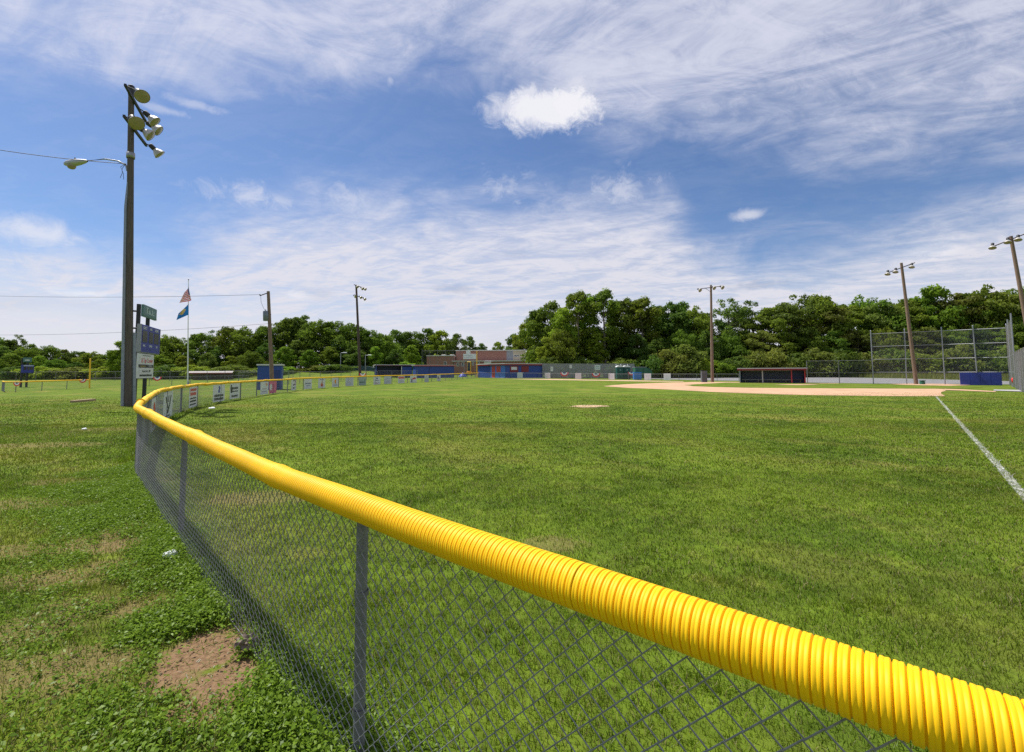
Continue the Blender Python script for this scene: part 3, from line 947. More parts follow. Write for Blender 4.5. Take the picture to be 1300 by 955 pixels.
# broad-leaved weeds and clover along the outside of the fence
def weeds(n, near):
    seg = FENCE[(FS > S_CORNER - 1.0) & (FENCE[:, 1] > -0.5)]
    ii = RNG.integers(0, len(seg) - 1, n); t = RNG.random(n)
    bx = seg[ii, 0] * (1 - t) + seg[ii + 1, 0] * t; by = seg[ii, 1] * (1 - t) + seg[ii + 1, 1] * t
    off = np.abs(RNG.normal(0, 0.5, n)) * np.where(RNG.random(n) < 0.86, -1, 0.35) + RNG.normal(0, 0.04, n)
    nrm = np.array([0.7071, 0.7071])
    x = bx + nrm[0] * off; y = by + nrm[1] * off
    # weeds come in clumps
    c = value_noise(x, y, 2.1, 21) * 0.6 + value_noise(x, y, 6.3, 22) * 0.4
    edge = np.exp(-(off / 0.22) ** 2)
    keep = (RNG.random(n) < np.clip((c - 0.30) * 2.2 + edge * 0.7, 0, 1)) & (RNG.random(n) > bare_mask(x, y) * 0.97) & (y > 1.2)
    x, y, c, edge, off = x[keep], y[keep], c[keep], edge[keep], off[keep]; n = len(x)
    z = RNG.random(n) ** 1.4 * (0.035 + 0.06 * np.clip(c - 0.3, 0, 1) + 0.085 * edge) + 0.008
    L = RNG.uniform(0.012, 0.036, n) * np.where(off < 0, 1, 0.8); Wd = L * RNG.uniform(0.35, 0.7, n)
    th = RNG.uniform(0, 2 * np.pi, n); tilt = RNG.normal(0.25, 0.45, n)
    a = np.stack([np.cos(th) * np.cos(tilt), np.sin(th) * np.cos(tilt), np.sin(tilt)], -1)
    roll = RNG.normal(0, 0.5, n)
    s = np.stack([-np.sin(th) * np.cos(roll), np.cos(th) * np.cos(roll), np.sin(roll)], -1)
    p = np.stack([x, y, z], -1)
    drop = np.stack([np.zeros(n), np.zeros(n), -0.25 * L], -1)
    A = p; T = p + a * L[:, None] + drop; m1 = p + a * (L * 0.5)[:, None] + s * (Wd / 2)[:, None]; m2 = p + a * (L * 0.5)[:, None] - s * (Wd / 2)[:, None]
    V = np.stack([A, m2, T, m1], 1).reshape(-1, 3)
    tint = np.repeat(np.clip(RNG.normal(0.5, 0.24, n), 0, 1), 4)
    return V, tint


V, tnt = weeds(330000, True)
wd = np_mesh("weeds", V, 4, blade_mat("weed_leaves", (0.075, 0.145, 0.010), (0.215, 0.335, 0.026), False), None, {"tint": tnt})
tag(wd, "leafy green weeds and clover along the foot of the near fence", "weeds", kind="stuff")


# unmown strip behind the road and in front of the woods
def tall_strip(pts, n, hmin, hmax, w, spread):
    P = arc_resample([(p.x, p.y) for p in pts], 1.0)
    ii = RNG.integers(0, len(P) - 1, n); t = RNG.random(n)
    x = P[ii, 0] * (1 - t) + P[ii + 1, 0] * t + RNG.normal(0, spread, n); y = P[ii, 1] * (1 - t) + P[ii + 1, 1] * t + RNG.normal(0, spread, n)
    h = RNG.uniform(hmin, hmax, n)
    v, k = blades(x, y, h, RNG.uniform(0.6, 1.3, n) * w, RNG.uniform(0.1, 0.7, n), False)
    zz_ = np.repeat(np.vectorize(gz)(x, y), k); v[:, 2] += zz_
    return v, np.repeat(np.clip(RNG.normal(0.55, 0.25, n), 0, 1), k)


v1, t1 = tall_strip([B(815, 122), B(900, 126), B(1060, 118), B(1150, 98), B(1250, 78), B(1330, 66)], 42000, 0.3, 1.1, 0.07, 2.2)
v2, t2 = tall_strip([B(-20, 118), B(100, 116), B(230, 118), B(330, 116), B(470, 135)], 26000, 0.3, 1.2, 0.08, 3.0)
rg = np_mesh("rough_grass", np.concatenate([v1, v2]), 4, blade_mat("rough_blades", (0.085, 0.12, 0.02), (0.27, 0.27, 0.07), False), None, {"tint": np.concatenate([t1, t2])})
tag(rg, "tall unmown yellow green grass at the edge of the woods", "rough grass", kind="stuff")


# ------------------------------------------------------------------ the near outfield fence
fence = empty("outfield_fence", (fence_at(S_CORNER)[0]), "chain link outfield fence with yellow corrugated tube along its top, curving across the foreground", "fence")
fo = fence.location.copy()
s_near_post = s_at_px(447, True); s_post2 = s_at_px(229, True)
gap = abs(s_near_post - s_post2)
post_s = [s_near_post + gap, s_near_post, s_post2, S_CORNER]
s_ = S_CORNER
while s_ > 4: s_ -= 3.7; post_s.append(s_)
post_s.append(0.05)
for s in post_s:
    p, t = fence_at(s)
    m = MB()
    if p.y < 14:
        n_ = Vector((-t.y, t.x, 0)); q = p - n_ * -0.045
        m.tube([(q.x, q.y, p.z - 0.05), (q.x, q.y, p.z + 1.13)], 0.026, 12)
        m.lathe((q.x, q.y, p.z), (0, 0, 1), [(0.25, 0.031), (0.272, 0.031)], 12); m.lathe((q.x, q.y, p.z), (0, 0, 1), [(0.75, 0.031), (0.772, 0.031)], 12)
    else:
        m.tube([(p.x, p.y, p.z - 0.05), (p.x, p.y, p.z + 1.13)], 0.038, 8)
    m.build("post", M_GPOST, fence)


def subpath(s0, s1, step=0.12):
    n = max(2, int((s1 - s0) / step)); return [(np.interp(s, FS, FENCE[:, 0]), np.interp(s, FS, FENCE[:, 1])) for s in np.linspace(s0, s1, n)]


def chain_at(*a, **k):
    return chainlink(*a, **k)


chainlink("chain_link_mesh", subpath(S_CORNER + 0.001, FL - 2.5), 0.015, 1.12, 0.076, 0.0019, M_WIRE, fence, 0.0035, 4, gz, origin=tuple(fo))
chainlink("chain_link_mesh", subpath(S_CORNER - 26, S_CORNER), 0.015, 1.12, 0.076, 0.0016, M_WIRE, fence, 0.002, 3, gz, origin=tuple(fo))
chainlink("chain_link_mesh", subpath(0, S_CORNER - 26, 0.5), 0.015, 1.12, 0.152, 0.0032, M_WIRE, fence, 0.002, 3, gz, origin=tuple(fo))
rails = MB(); rails.tube([(x, y, gz(x, y) + 0.04) for x, y in subpath(0, FL - 2.5, 1.0)], 0.0022, 5); rails.build("tension_wire", M_WIRE, fence)


def corrugated(s0, s1, R=0.0625, per=0.0205, n=36, bump0=0.0, bump1=0.0, z=TUBE_Z):
    """one length of ribbed guard tube"""
    m = max(1, round((s1 - s0) / per)); per = (s1 - s0) / m; ss = []; rr = []
    for i in range(m):
        for f, r in ((0.0, R - 0.0025), (0.035, R - 0.0004), (0.09, R), (0.22, R), (0.38, R - .0006), (0.43, R - .0014), (0.48, R - .0006), (0.62, R), (0.74, R), (0.795, R - 0.0004), (0.83, R - 0.0025), (0.87, R - 0.0058), (0.96, R - 0.0058)):
            s = s0 + (i + f) * per; ss.append(s)
            e = bump0 * math.exp(-((s - s0) / 0.10) ** 2) + bump1 * math.exp(-((s1 - s) / 0.10) ** 2)
            rr.append(r + e)
    ss = np.array(ss); rr = np.array(rr)
    x = np.interp(ss, FS, FENCE[:, 0]); y = np.interp(ss, FS, FENCE[:, 1])
    sag = 0.004 * np.sin(ss * 1.7) + 0.002 * np.sin(ss * 4.3 + 1)
    zc = z + sag + np.array([gz(a, b) for a, b in zip(x, y)])
    e = 0.25
    tx = np.interp(ss + e, FS, FENCE[:, 0]) - np.interp(ss - e, FS, FENCE[:, 0]); ty = np.interp(ss + e, FS, FENCE[:, 1]) - np.interp(ss - e, FS, FENCE[:, 1])
    l = np.hypot(tx, ty); tx /= l; ty /= l
    an = np.linspace(0, 2 * np.pi, n, endpoint=False)
    ox = rr[:, None] * np.cos(an)[None, :]; oz = rr[:, None] * np.sin(an)[None, :] * 0.985
    X = x[:, None] - ty[:, None] * ox; Y = y[:, None] + tx[:, None] * ox; Zz = zc[:, None] + oz
    V = np.stack([X, Y, Zz], -1).reshape(-1, 3)
    k = len(ss)
    i = np.arange(k - 1)[:, None] * n; j = np.arange(n)[None, :]; j2 = (j + 1) % n
    F = np.stack([i + j, i + n + j, i + n + j2, i + j2], -1).reshape(-1, 4)
    me = bpy.data.meshes.new("guard_tube"); me.from_pydata((V - np.array(fo)).tolist(), [], F.tolist())
    me.polygons.foreach_set("use_smooth", np.ones(len(F), dtype=bool)); me.materials.append(M_YEL); me.update()
    o = bpy.data.objects.new("guard_tube", me); o.location = fo; COL.objects.link(o); attach(o, fence)
    return o


s725 = s_at_px(726, True); s247 = s_at_px(247, True); s186 = s_at_px(188, True)
corrugated(s725 + 0.0005, FL - 2.4)
corrugated(s_at_px(450, True) - 0.9, s725 - 0.0005, bump0=0.006)
corrugated(s247, s_at_px(450, True) - 0.9 - 0.003, bump0=0.009, bump1=0.004)
corrugated(s186, s247 - 0.003, bump0=0.014, bump1=0.006)
corrugated(S_CORNER - 1.5, s186 - 0.003, bump1=0.004)
s1 = S_CORNER - 1.5
r_ = random.Random(4)
while s1 > 0.2:
    L_ = 3.05 if s1 > S_CORNER - 30 else 6.1
    s0 = max(0, s1 - L_)
    pts = []; rad = []
    for s in np.linspace(s0, s1, 7 if s1 > S_CORNER - 30 else 5):
        p, t = fence_at(s); pts.append((p.x, p.y, p.z + TUBE_Z + r_.uniform(-.018, .018))); rad.append(0.067)
    rad[0] = 0.074; rad[-1] = 0.074
    m = MB(); m.tube(pts, rad, 12); m.build("guard_tube", M_YEL, fence)
    s1 = s0 - 0.004


# ------------------------------------------------------------------ banners tied to the outfield fence
def strokes(mb, O, t, n, rows, w, seed, th=0.012):
    """illegible lettering: rows of short dark marks; rows = [(z, height)]"""
    r = random.Random(seed)
    for z, h in rows:
        x = -w / 2
        while x < w / 2 - 0.02:
            k = r.uniform(0.35, 0.95) * h
            x2 = min(x + k, w / 2)
            if True:
                mb.obox(O, t, n, x, x2, 0.004, 0.006, z - h / 2, z + h / 2 * r.uniform(0.6, 1.0))
            x = x2 + h * 0.13


def disc(mb, O, t, n, x, z, rx, rz, b=0.006, k=20, r0=0.0):
    O = Vector(O); Z = Vector((0, 0, 1))
    ring = [O + t * (x + rx * math.cos(2 * math.pi * i / k)) + Z * (z + rz * math.sin(2 * math.pi * i / k)) + n * b for i in range(k)]
    if r0 > 0:
        inn = [O + t * (x + r0 * rx * math.cos(2 * math.pi * i / k)) + Z * (z + r0 * rz * math.sin(2 * math.pi * i / k)) + n * b for i in range(k)]
        mb.add(ring + inn, [(i, (i + 1) % k, k + (i + 1) % k, k + i) for i in range(k)])
    else:
        mb.add(ring, [tuple(range(k))])


def poly(mb, O, t, n, pts, b=0.006):
    O = Vector(O); Z = Vector((0, 0, 1))
    mb.add([O + t * x + Z * z + n * b for x, z in pts], [tuple(range(len(pts)))])


BAN = []


def banner(px, w, h, label, base=M_BANNER, zc=0.60, tilt=0.0, gs=1.0):
    s = s_at_px(px)
    p, t = fence_at(s); n = Vector((-t.y, t.x, 0))           # towards the field
    t = n.cross(Vector((0, 0, 1))) * -1.0                     # reading direction seen from the field
    # (t x up = outward normal) so that lettering reads left to right
    t = Vector((0, 0, 1)).cross(n)
    O = Vector((p.x, p.y, p.z + zc)) + n * 0.02
    m = MB()
    # vinyl sheet, slightly billowed, 6 mm thick
    K = 6; fr = []; bk = []
    for j in range(K + 1):
        for i in range(K + 1):
            a = -w / 2 + w * i / K; z = -h / 2 + h * j / K
            bl = 0.010 * math.sin(math.pi * i / K) * math.sin(math.pi * j / K) * 0.0
            fr.append(O + t * a + Vector((0, 0, 1)) * (z + tilt * a) + n * (0.003 + bl)); bk.append(O + t * a + Vector((0, 0, 1)) * (z + tilt * a) - n * 0.003)
    fs = []
    for j in range(K):
        for i in range(K):
            a = j * (K + 1) + i; fs.append((a, a + 1, a + K + 2, a + K + 1)); b = a + (K + 1) ** 2; fs.append((b, b + K + 1, b + K + 2, b + 1))
    m.add(fr + bk, fs)
    o = m.build("fence_banner", base, None, origin=tuple(O))
    tag(o, label, "banner", "advertising banners tied to the yellow topped outfield fence")
    return o, O, t * gs, n


def lettering(o, O, t, n, rows, w, seed, m=M_INK):
    for k, row in enumerate(rows):
        b = MB(); strokes(b, O, t, n, [row], w, seed + 50 * k); b.build("lettering", m, o)


# 1 red cartoonless figure mark, nearest the corner
w, h = 2.3, 0.95
o, O, t, n = banner(195.5, w, h, gs=2.5, label="white banner with a tall dark red figure shape, nearest to the fence corner", zc=0.56)
m = MB(); poly(m, O, t, n, [(-.12, -.36), (.16, -.38), (.20, -.15), (.08, -.02), (.18, .12), (.10, .30), (-.06, .36), (-.16, .22), (-.06, .10), (-.20, -.02), (-.24, -.2)]); m.build("emblem", M_RINK, o)
m = MB(); poly(m, O, t, n, [(-.18, -.30), (-.02, -.34), (.06, -.18), (-.08, -.06)], 0.008); m.build("emblem_shadow", M_INK, o)

# 2 black Y-like pattern
w, h = 2.3, 0.98
o, O, t, n = banner(213.5, w, h, gs=2.3, label="white banner with bold black forked brush strokes", zc=0.56)
m = MB()
for a, z, ww, hh, sk in ((-.20, .20, .10, .26, .05), (.02, .22, .09, .24, -.03), (.22, .21, .10, .27, -.06), (-.06, -.02, .10, .2, .05), (.14, -.02, .10, .22, -.06), (.0, -.22, .16, .2, -.05)):
    poly(m, O, t, n, [(a - ww / 2 + sk, z - hh / 2), (a + ww / 2 + sk, z - hh / 2), (a + ww / 2 - sk, z + hh / 2), (a - ww / 2 - sk, z + hh / 2)])
m.build("emblem", M_INK, o); lettering(o, O, t, n, [(-.41, .05)], .5, 2)
# 3 red headline
w, h = 1.9, 1.0
o, O, t, n = banner(245.5, w, h, gs=2.0, label="white banner with two lines of red lettering above three dark lines", zc=0.58)
lettering(o, O, t, n, [(.36, .14), (.16, .16)], .72, 3, M_RINK); lettering(o, O, t, n, [(-.06, .07), (-.20, .09), (-.36, .07)], .74, 4)
# 4 blue figure + black letters
w, h = 1.9, 0.98
o, O, t, n = banner(278, w, h, gs=1.9, label="white banner with slim dark blue upright mark over heavy black lettering", zc=0.58)
m = MB(); poly(m, O, t, n, [(-.07, .02), (.08, .02), (.05, .16), (.10, .28), (.02, .42), (-.06, .40), (-.02, .24), (-.08, .14)]); m.build("emblem", M_BINK, o)
lettering(o, O, t, n, [(-.14, .15), (-.33, .15)], .76, 5)
# 5 tool silhouettes
w, h = 1.9, 0.98
o, O, t, n = banner(298, w, h, gs=1.8, label="white banner with black tool silhouette left and dark script right", zc=0.60)
m = MB(); poly(m, O, t, n, [(-.42, -.1), (-.28, -.12), (-.24, .1), (-.36, .22), (-.30, .38), (-.42, .42), (-.48, .2)]); m.build("emblem", M_INK, o)
lettering(o, O, t, n, [(.18, .16), (-.02, .08), (-.32, .13)], .66, 6)
# 6 faded orange mark
w, h = 1.7, 0.98
o, O, t, n = banner(335.5, w, h, gs=1.6, label="pale banner with faded orange corner mark and weak grey lines, left of the pink one", zc=0.56)
m = MB(); disc(m, O, t, n, .27, .28, .14, .14); m.build("emblem", mat("faded_orange_ink", (0.6, 0.36, 0.25), 0.6), o); lettering(o, O, t, n, [(-.06, .06), (-.26, .09)], .6, 7, mat("faded_ink", (0.36, 0.35, 0.36), 0.6))
# 7 pink
w, h = 1.7, 0.98
o, O, t, n = banner(346.5, w, h, gs=1.5, label="pink banner with a pale rounded panel on its left", base=M_PINK, zc=0.56)
m = MB(); disc(m, O, t, n, -.3, .02, .2, .26); m.build("emblem", M_BANNER, o); lettering(o, O, t, n, [(.2, .07), (.05, .06), (-.1, .06)], .5, 8, mat("deep_pink_ink", (0.45, 0.07, 0.15), 0.6))
# 8 black blocks + magenta ring
w, h = 1.35, 1.0
o, O, t, n = banner(373, w, h, "white banner with black blocks on its left and magenta ring at its upper right", zc=0.58)
m = MB(); disc(m, O, t, n, .42, .18, .18, .22, r0=0.6); m.build("emblem", mat("magenta_ink", (0.42, 0.10, 0.30), 0.5), o)
lettering(o, O, t, n, [(.4, .08), (.02, .12), (-.28, .13)], .5, 9)
w, h = 1.45, 1.0
o, O, t, n = banner(391, w, h, "white banner with one long grey-blue line of lettering across the middle", zc=0.58)
lettering(o, O, t, n, [(.06, .11)], 1.1, 10, mat("slate_ink", (0.12, 0.14, 0.2), 0.5)); lettering(o, O, t, n, [(-.16, .05)], .7, 11, M_BINK)
w, h = 1.5, 1.02
o, O, t, n = banner(408.5, w, h, "white banner with a red and orange flame shape at its centre", zc=0.58)
m = MB(); poly(m, O, t, n, [(-.2, -.34), (.24, -.34), (.28, -.12), (.12, .0), (.06, .2), (-.06, -.02), (-.2, -.1)]); m.build("emblem", M_RINK, o)
m = MB(); poly(m, O, t, n, [(-.06, -.2), (.12, -.2), (.1, .05), (.03, .3), (-.04, .1)], .008); m.build("emblem_core", M_ORINK, o); lettering(o, O, t, n, [(.38, .06)], .9, 12, M_BINK)
w, h = 1.5, 1.02
o, O, t, n = banner(425.5, w, h, "white banner with an orange round badge over a short blue line", zc=0.58)
m = MB(); disc(m, O, t, n, 0, .08, .2, .24); m.build("emblem", M_ORINK, o); lettering(o, O, t, n, [(-.3, .06)], .9, 13, M_BINK)
w, h = 1.5, 1.02
o, O, t, n = banner(443.5, w, h, "pale grey-blue banner with faint crossing lines, left of the dark green one", mat("pale_blue_vinyl", (0.52, 0.55, 0.58), 0.5), zc=0.58)
m = MB()
for a, sk in ((-.4, .2), (-.1, -.25), (.25, .2)): poly(m, O, t, n, [(a - .03 - sk, -.38), (a + .03 - sk, -.38), (a + .03 + sk, .38), (a - .03 + sk, .38)])
m.build("emblem", mat("faint_ink", (0.42, 0.36, 0.36), 0.6), o)
w, h = 1.55, 1.05
o, O, t, n = banner(460, w, h, "grey green banner with a dark horizontal bar, below the slim light pole", mat("grey_green_vinyl", (0.33, 0.40, 0.37), 0.5), zc=0.58)
m = MB(); m.obox(O, t, n, -.6, .4, .004, .006, -.2, -.08); m.obox(O, t, n, .45, .52, .004, .006, -.2, .3); m.build("emblem", mat("dark_green_ink", (0.06, 0.11, 0.09), 0.6), o)
w, h = 1.55, 1.05
o, O, t, n = banner(478.5, w, h, "white banner with a small dark cap shape above a pale red line", zc=0.58)
m = MB(); poly(m, O, t, n, [(-.18, .16), (.2, .16), (.12, .36), (-.06, .40)]); m.build("emblem", M_BINK, o); lettering(o, O, t, n, [(.02, .07)], .8, 14); lettering(o, O, t, n, [(-.36, .05)], .8, 15, M_RINK)
w, h = 1.6, 1.05
o, O, t, n = banner(492, w, h, "plain pale grey banner with barely visible lines, right of the cap banner", M_GBAN, zc=0.58)
lettering(o, O, t, n, [(.2, .05), (0, .05), (-.2, .05)], .9, 16, mat("light_grey_ink", (0.42, 0.43, 0.46), 0.6))
w, h = 1.6, 1.05
o, O, t, n = banner(509.5, w, h, "white banner with a broad red bar along its top", zc=0.58)
m = MB(); m.obox(O, t, n, -.7, .7, .004, .006, .12, .4); m.build("top_bar", mat("soft_red_ink", (0.6, 0.14, 0.15), 0.5), o); lettering(o, O, t, n, [(-.1, .07), (-.3, .06)], 1.0, 17, mat("faded_ink", (0.36, 0.35, 0.36), 0.6))
w, h = 1.65, 1.08
o, O, t, n = banner(524.5, w, h, "white banner with a dark red car-like shape and a black post", zc=0.58)
m = MB(); poly(m, O, t, n, [(-.25, -.06), (.62, .02), (.66, .18), (.3, .26), (0, .16), (-.22, .1)]); m.build("emblem", M_RINK, o)
m = MB(); m.obox(O, t, n, -.5, -.28, .004, .006, -.46, .04); m.build("emblem_post", M_INK, o)
w, h = 1.75, 1.1
o, O, t, n = banner(541.5, w, h, "pale banner with faint upright stripes before the blue dugout", M_GBAN, zc=0.58)
m = MB()
for a in (-.5, -.25, 0, .25, .5): m.obox(O, t, n, a - .03, a + .03, .004, .006, -.35, .3)
m.build("lettering", mat("light_grey_ink", (0.42, 0.43, 0.46), 0.6), o)
w, h = 1.8, 1.1
o, O, t, n = banner(557, w, h, "white banner with a black spot left and small red spot right, farthest along the fence", zc=0.58)
m = MB(); disc(m, O, t, n, -.35, .02, .24, .24); m.build("emblem", M_INK, o); m = MB(); disc(m, O, t, n, .45, -.1, .16, .09); m.build("emblem_spot", M_RINK, o)


# ------------------------------------------------------------------ floodlights
def floodlight(C, aim, D, parent, L=None, hood=True, n=18):
    """bell reflector with lens and ballast housing; C = centre of the lens"""
    aim = Vector(aim).normalized(); C = Vector(C); L = L or D * 0.62
    m = MB()
    m.lathe(C, -aim, [(-0.012, D * .5), (0, D * .515), (0.02, D * .5), (L * .45, D * .40), (L * .8, D * .24), (L, D * .15)], n, cap1=True)
    fl = m.build("floodlight", M_REFL, parent)
    g = MB(); g.lathe(C, aim, [(0.0, D * .485), (0.035, D * .36), (0.05, D * .15), (0.053, 0.001)], n); g.build("lens", M_LENS, fl)
    e = C - aim * L
    h = MB(); h.lathe(e, -aim, [(-.02, D * .20), (D * .05, D * .22), (D * .42, D * .22), (D * .48, D * .16)], 10, cap0=True, cap1=True)
    h.build("ballast_housing", M_DARK, fl)
    return fl


def tilt_pole(base, top, r0, r1, m, parent, n=12):
    b = MB(); b.tube([base, Vector(base).lerp(Vector(top), .5), top], [r0, (r0 + r1) / 2, r1], n); return b.build("pole", m, parent)


# big left light pole
PB = G(163, 515.5); d0 = PB.y
PT = W(166.6, 121, d0)
big = empty("light_pole", PB, "tall dark wooden floodlight pole with grey conduits, beside the fence corner at left", "light pole")
tilt_pole(PB - Vector((0, 0, .3)), PT, 0.20, 0.135, M_POLE, big, 16)
vx = Vector((1, 0, 0)); axis_ = (PT - PB).normalized()
tow = Vector((-PB.x, -PB.y, 0)).normalized(); side = Vector((-tow.y, tow.x, 0))     # side: left/right of the line of sight
side = Vector((tow.y, -tow.x, 0)) if (Vector((tow.y, -tow.x, 0)).x > 0) else Vector((-tow.y, tow.x, 0))


def on_pole(z, lr, out=0.0, rr=None):
    k = z / (PT.z - PB.z); r = 0.215 + (0.14 - 0.215) * k if rr is None else rr
    return PB.lerp(PT, k) + side * lr * (r + out) + tow * 0.05


cg = MB(); cg.tube([on_pole(z, -1, 0.03) for z in (-.1, 3, 7, 11.0)] + [on_pole(12.4, -0.6, 0.02)], [.085, .082, .075, .065, .05], 12); cg.build("conduit_cover", M_COND, big)
cg = MB(); cg.tube([on_pole(z, 1, 0.02) for z in (-.1, 2, 4.0)], [.085, .085, .08], 12); cg.build("conduit_cover", M_COND, big)
for z in (4.25, 5.2):
    b_ = MB(); b_.lathe(on_pole(z, 1, 0.0), side, [(-.02, .05), (.12, .05)], 8, cap1=True); b_.build("cable_bracket", M_DARK, big)
arms = []
for (a, da), (b, db) in ((((159.7, 109.4), 23.6), ((184.2, 153), 26.4)), (((158.2, 148.5), 23.6), ((185.2, 184), 26.4))):
    A = W(*a, da); Bq = W(*b, db); m = MB()
    tt = (Bq - A).normalized(); nn_ = Vector((-tt.y, tt.x, 0)).normalized()
    m.obox(A, tt, nn_, -0.1, (Bq - A).length + .1, -.055, .055, -.07, .07); m.build("crossarm", M_DARK, big); arms.append((A, Bq))
AIM_DN = Vector((.62, -.34, -.62)); AIM_SIDE = Vector((.72, .36, -.52))
for px, py, d, aim, D in ((180.6, 122.6, 23.5, AIM_DN, .70), (197.0, 155.0, 25.6, Vector((.66, .30, -.66)), .66), (202.0, 166.5, 26.6, Vector((.70, .35, -.5)), .66),
                          (173.6, 156.8, 23.3, AIM_DN, .72), (191.6, 172.5, 25.2, AIM_SIDE, .68), (203.0, 196.5, 26.6, Vector((.55, .42, -.66)), .62)):
    C = W(px, py, d); f_ = floodlight(C, aim, D, big)
    # yoke back to the nearest crossarm
    A, Bq = arms[0] if py < 156 or (px > 199 and py < 170) else arms[1]
    e = C - aim.normalized() * D * .85; tt = (Bq - A); k = max(0, min(1, (e - A).dot(tt) / tt.length_squared)); q = A + tt * k
    m = MB(); m.tube([q, q.lerp(e, .5) + Vector((0, 0, .03)), e], .03, 8); m.build("yoke", M_DARK, big)
m = MB(); m.lathe(PB.lerp(PT, (14.0 - PB.z) / (PT.z - PB.z)), axis_, [(-.16, .17), (-.16, .2), (.16, .2), (.16, .17)], 14); m.build("pole_band", M_GALV, big)
m = MB(); m.lathe(PT - axis_ * .02, axis_, [(0, .145), (.1, .16), (.55, .16), (.6, .1)], 10, cap1=True); m.build("pole_cap", M_DARK, big)
# street lamp arm
ap = [W(161.5, 217, d0), W(160, 210, d0), W(150, 204.5, d0), W(133, 202, d0), W(110, 204.5, d0)]
m = MB(); m.tube(ap, [.05, .045, .042, .04, .035], 8); la = m.build("lamp_arm", M_GALV, big)
P1 = W(111, 204.5, d0); P2 = W(81.5, 208.5, d0)
ax = (P2 - P1).normalized(); LL = (P2 - P1).length
m = MB(); m.lathe(P1, ax, [(0, .05), (LL * .12, .11), (LL * .35, .17), (LL * .6, .20), (LL * .85, .17), (LL * .97, .09), (LL, .01)], 16)
v_ = np.array(m.v); lh = m.build("lamp_head", mat("lamp_head_grey", (0.42, 0.43, 0.45), 0.5, 0.3), big)
cpt = P1.lerp(P2, .68) - Vector((0, 0, .12)); m = MB(); m.lathe(cpt, (0, 0, -1), [(0, .20), (.10, .20), (.2, .13), (.24, .01)], 16); m.build("lens", M_LENS, lh)
m = MB(); m.tube([P1.lerp(P2, .55) + Vector((0, 0, .18)), P1.lerp(P2, .55) + Vector((0, 0, .28))], .04, 8); m.build("photocell", M_DARK, lh)
for k, (xa, ya, xb, yb) in enumerate(((153, 212, 157, 228), (155, 214, 152.5, 226))):
    m = MB(); m.tube([W(160, 208, d0 - .1), W(xa, ya, d0 - .1), W((xa + xb) / 2 + 1.5, (ya + yb) / 2, d0 - .1), W(xb, yb, d0 - .1)], .012, 5); m.build("loose_cable", M_DARK, big)


def cable(name, A, Bq, sag, r, label, n=18):
    A = Vector(A); Bq = Vector(Bq); pts = [A.lerp(Bq, i / n) - Vector((0, 0, sag * 4 * (i / n) * (1 - i / n))) for i in range(n + 1)]
    m = MB(); m.tube(pts, r, 6); return tag(m.build(name, M_BLACK, None, origin=tuple(A)), label, "power line")


cable("power_line", W(160, 208, d0), W(-260, 133, 22), 0.5, .017, "dark cable running left from the tall floodlight pole")


def small_pole(px_b, py_b, d, px_t, py_t, r0, r1, label, m):
    b = B(px_b, d); e = empty("light_pole", b, label, "light pole", "floodlight poles around the ball fields")
    top = W(px_t, py_t, d); tilt_pole(b - Vector((0, 0, .2)), top, r0, r1, m, e)
    return e, b, top


def three_lamp(e, d, A, Bq, lamps, D, aim):
    A = W(A[0], A[1], A[2]); Bq = W(Bq[0], Bq[1], Bq[2]); m = MB(); m.tube([A, Bq], .055, 6); m.build("crossarm", M_DKWOOD, e)
    for px, py, dd in lamps:
        C = W(px, py, dd); floodlight(C, aim, D, e, L=D * .5, n=14)
        tt = Bq - A; k = max(0, min(1, (C - A).dot(tt) / tt.length_squared)); q = A + tt * k
        mm = MB(); mm.tube([q, C + Vector((0, 0, D * .42))], .03, 6); mm.build("yoke", M_DARK, e)


e, b, top = small_pole(457.6, 482, 84, 452.2, 362, .27, .17, "slim dark floodlight pole with two rows of small lamps, beyond the banners", M_DKWOOD)
for y_ in (363.5, 376.5):
    m = MB(); m.tube([W(449.5, y_ - 2, 82.5), W(465, y_ + 3.5, 86)], .07, 6); m.build("crossarm", M_DARK, e)
for px, py in ((454, 364.5), (460.5, 367), (464, 367.5), (451.5, 376.8), (458.5, 378), (463.5, 380.2)):
    floodlight(W(px, py, 83), (.75, -.35, -.55), .55, e, n=12)
e, b, top = small_pole(904.2, 484.6, 70.5, 902.5, 362, .24, .15, "weathered floodlight pole with three lamps on one crossarm, left of the long dugout", M_POLE2)
three_lamp(e, 70, (889, 366.8, 70.2), (918, 363.2, 69.6), ((889, 368.8, 69.8), (907, 366.0, 69.6), (917.6, 365.4, 69.4)), .62, (.35, -.75, -.55))
m = MB(); m.tube([W(895, 365.8, 70), W(902.6, 371, 70)], .03, 6); m.build("brace", M_DARK, e)
e, b, top = small_pole(1162.8, 487.6, 54.5, 1144.2, 334, .21, .14, "leaning weathered floodlight pole with three lamps in front of the backstop", M_POLE2)
three_lamp(e, 54, (1124, 347.6, 54.6), (1161.5, 333.6, 53.6), ((1126.8, 348.6, 54.2), (1136.8, 345.8, 54.0), (1157.4, 339.6, 53.4)), .58, (-.30, -.2, -.93))
e, b, top = small_pole(1317, 492, 44, 1283.2, 300, .20, .14, "leaning floodlight pole with three lamps at the right edge", M_POLE2)
three_lamp(e, 44, (1256.5, 314.8, 44.4), (1304, 296, 43.4), ((1260, 315.2, 44), (1279.5, 308.2, 43.8), (1292.5, 305.0, 43.4)), .58, (-.30, -.2, -.93))


# ------------------------------------------------------------------ scoreboards
def frame_from(pa, pb):
    """frame along two plan points: t (left to right as read), n towards the reader"""
    t = Vector((pb.x - pa.x, pb.y - pa.y, 0)); L = t.length; t.normalize(); n = t.cross(Vector((0, 0, 1))); return t, n, L


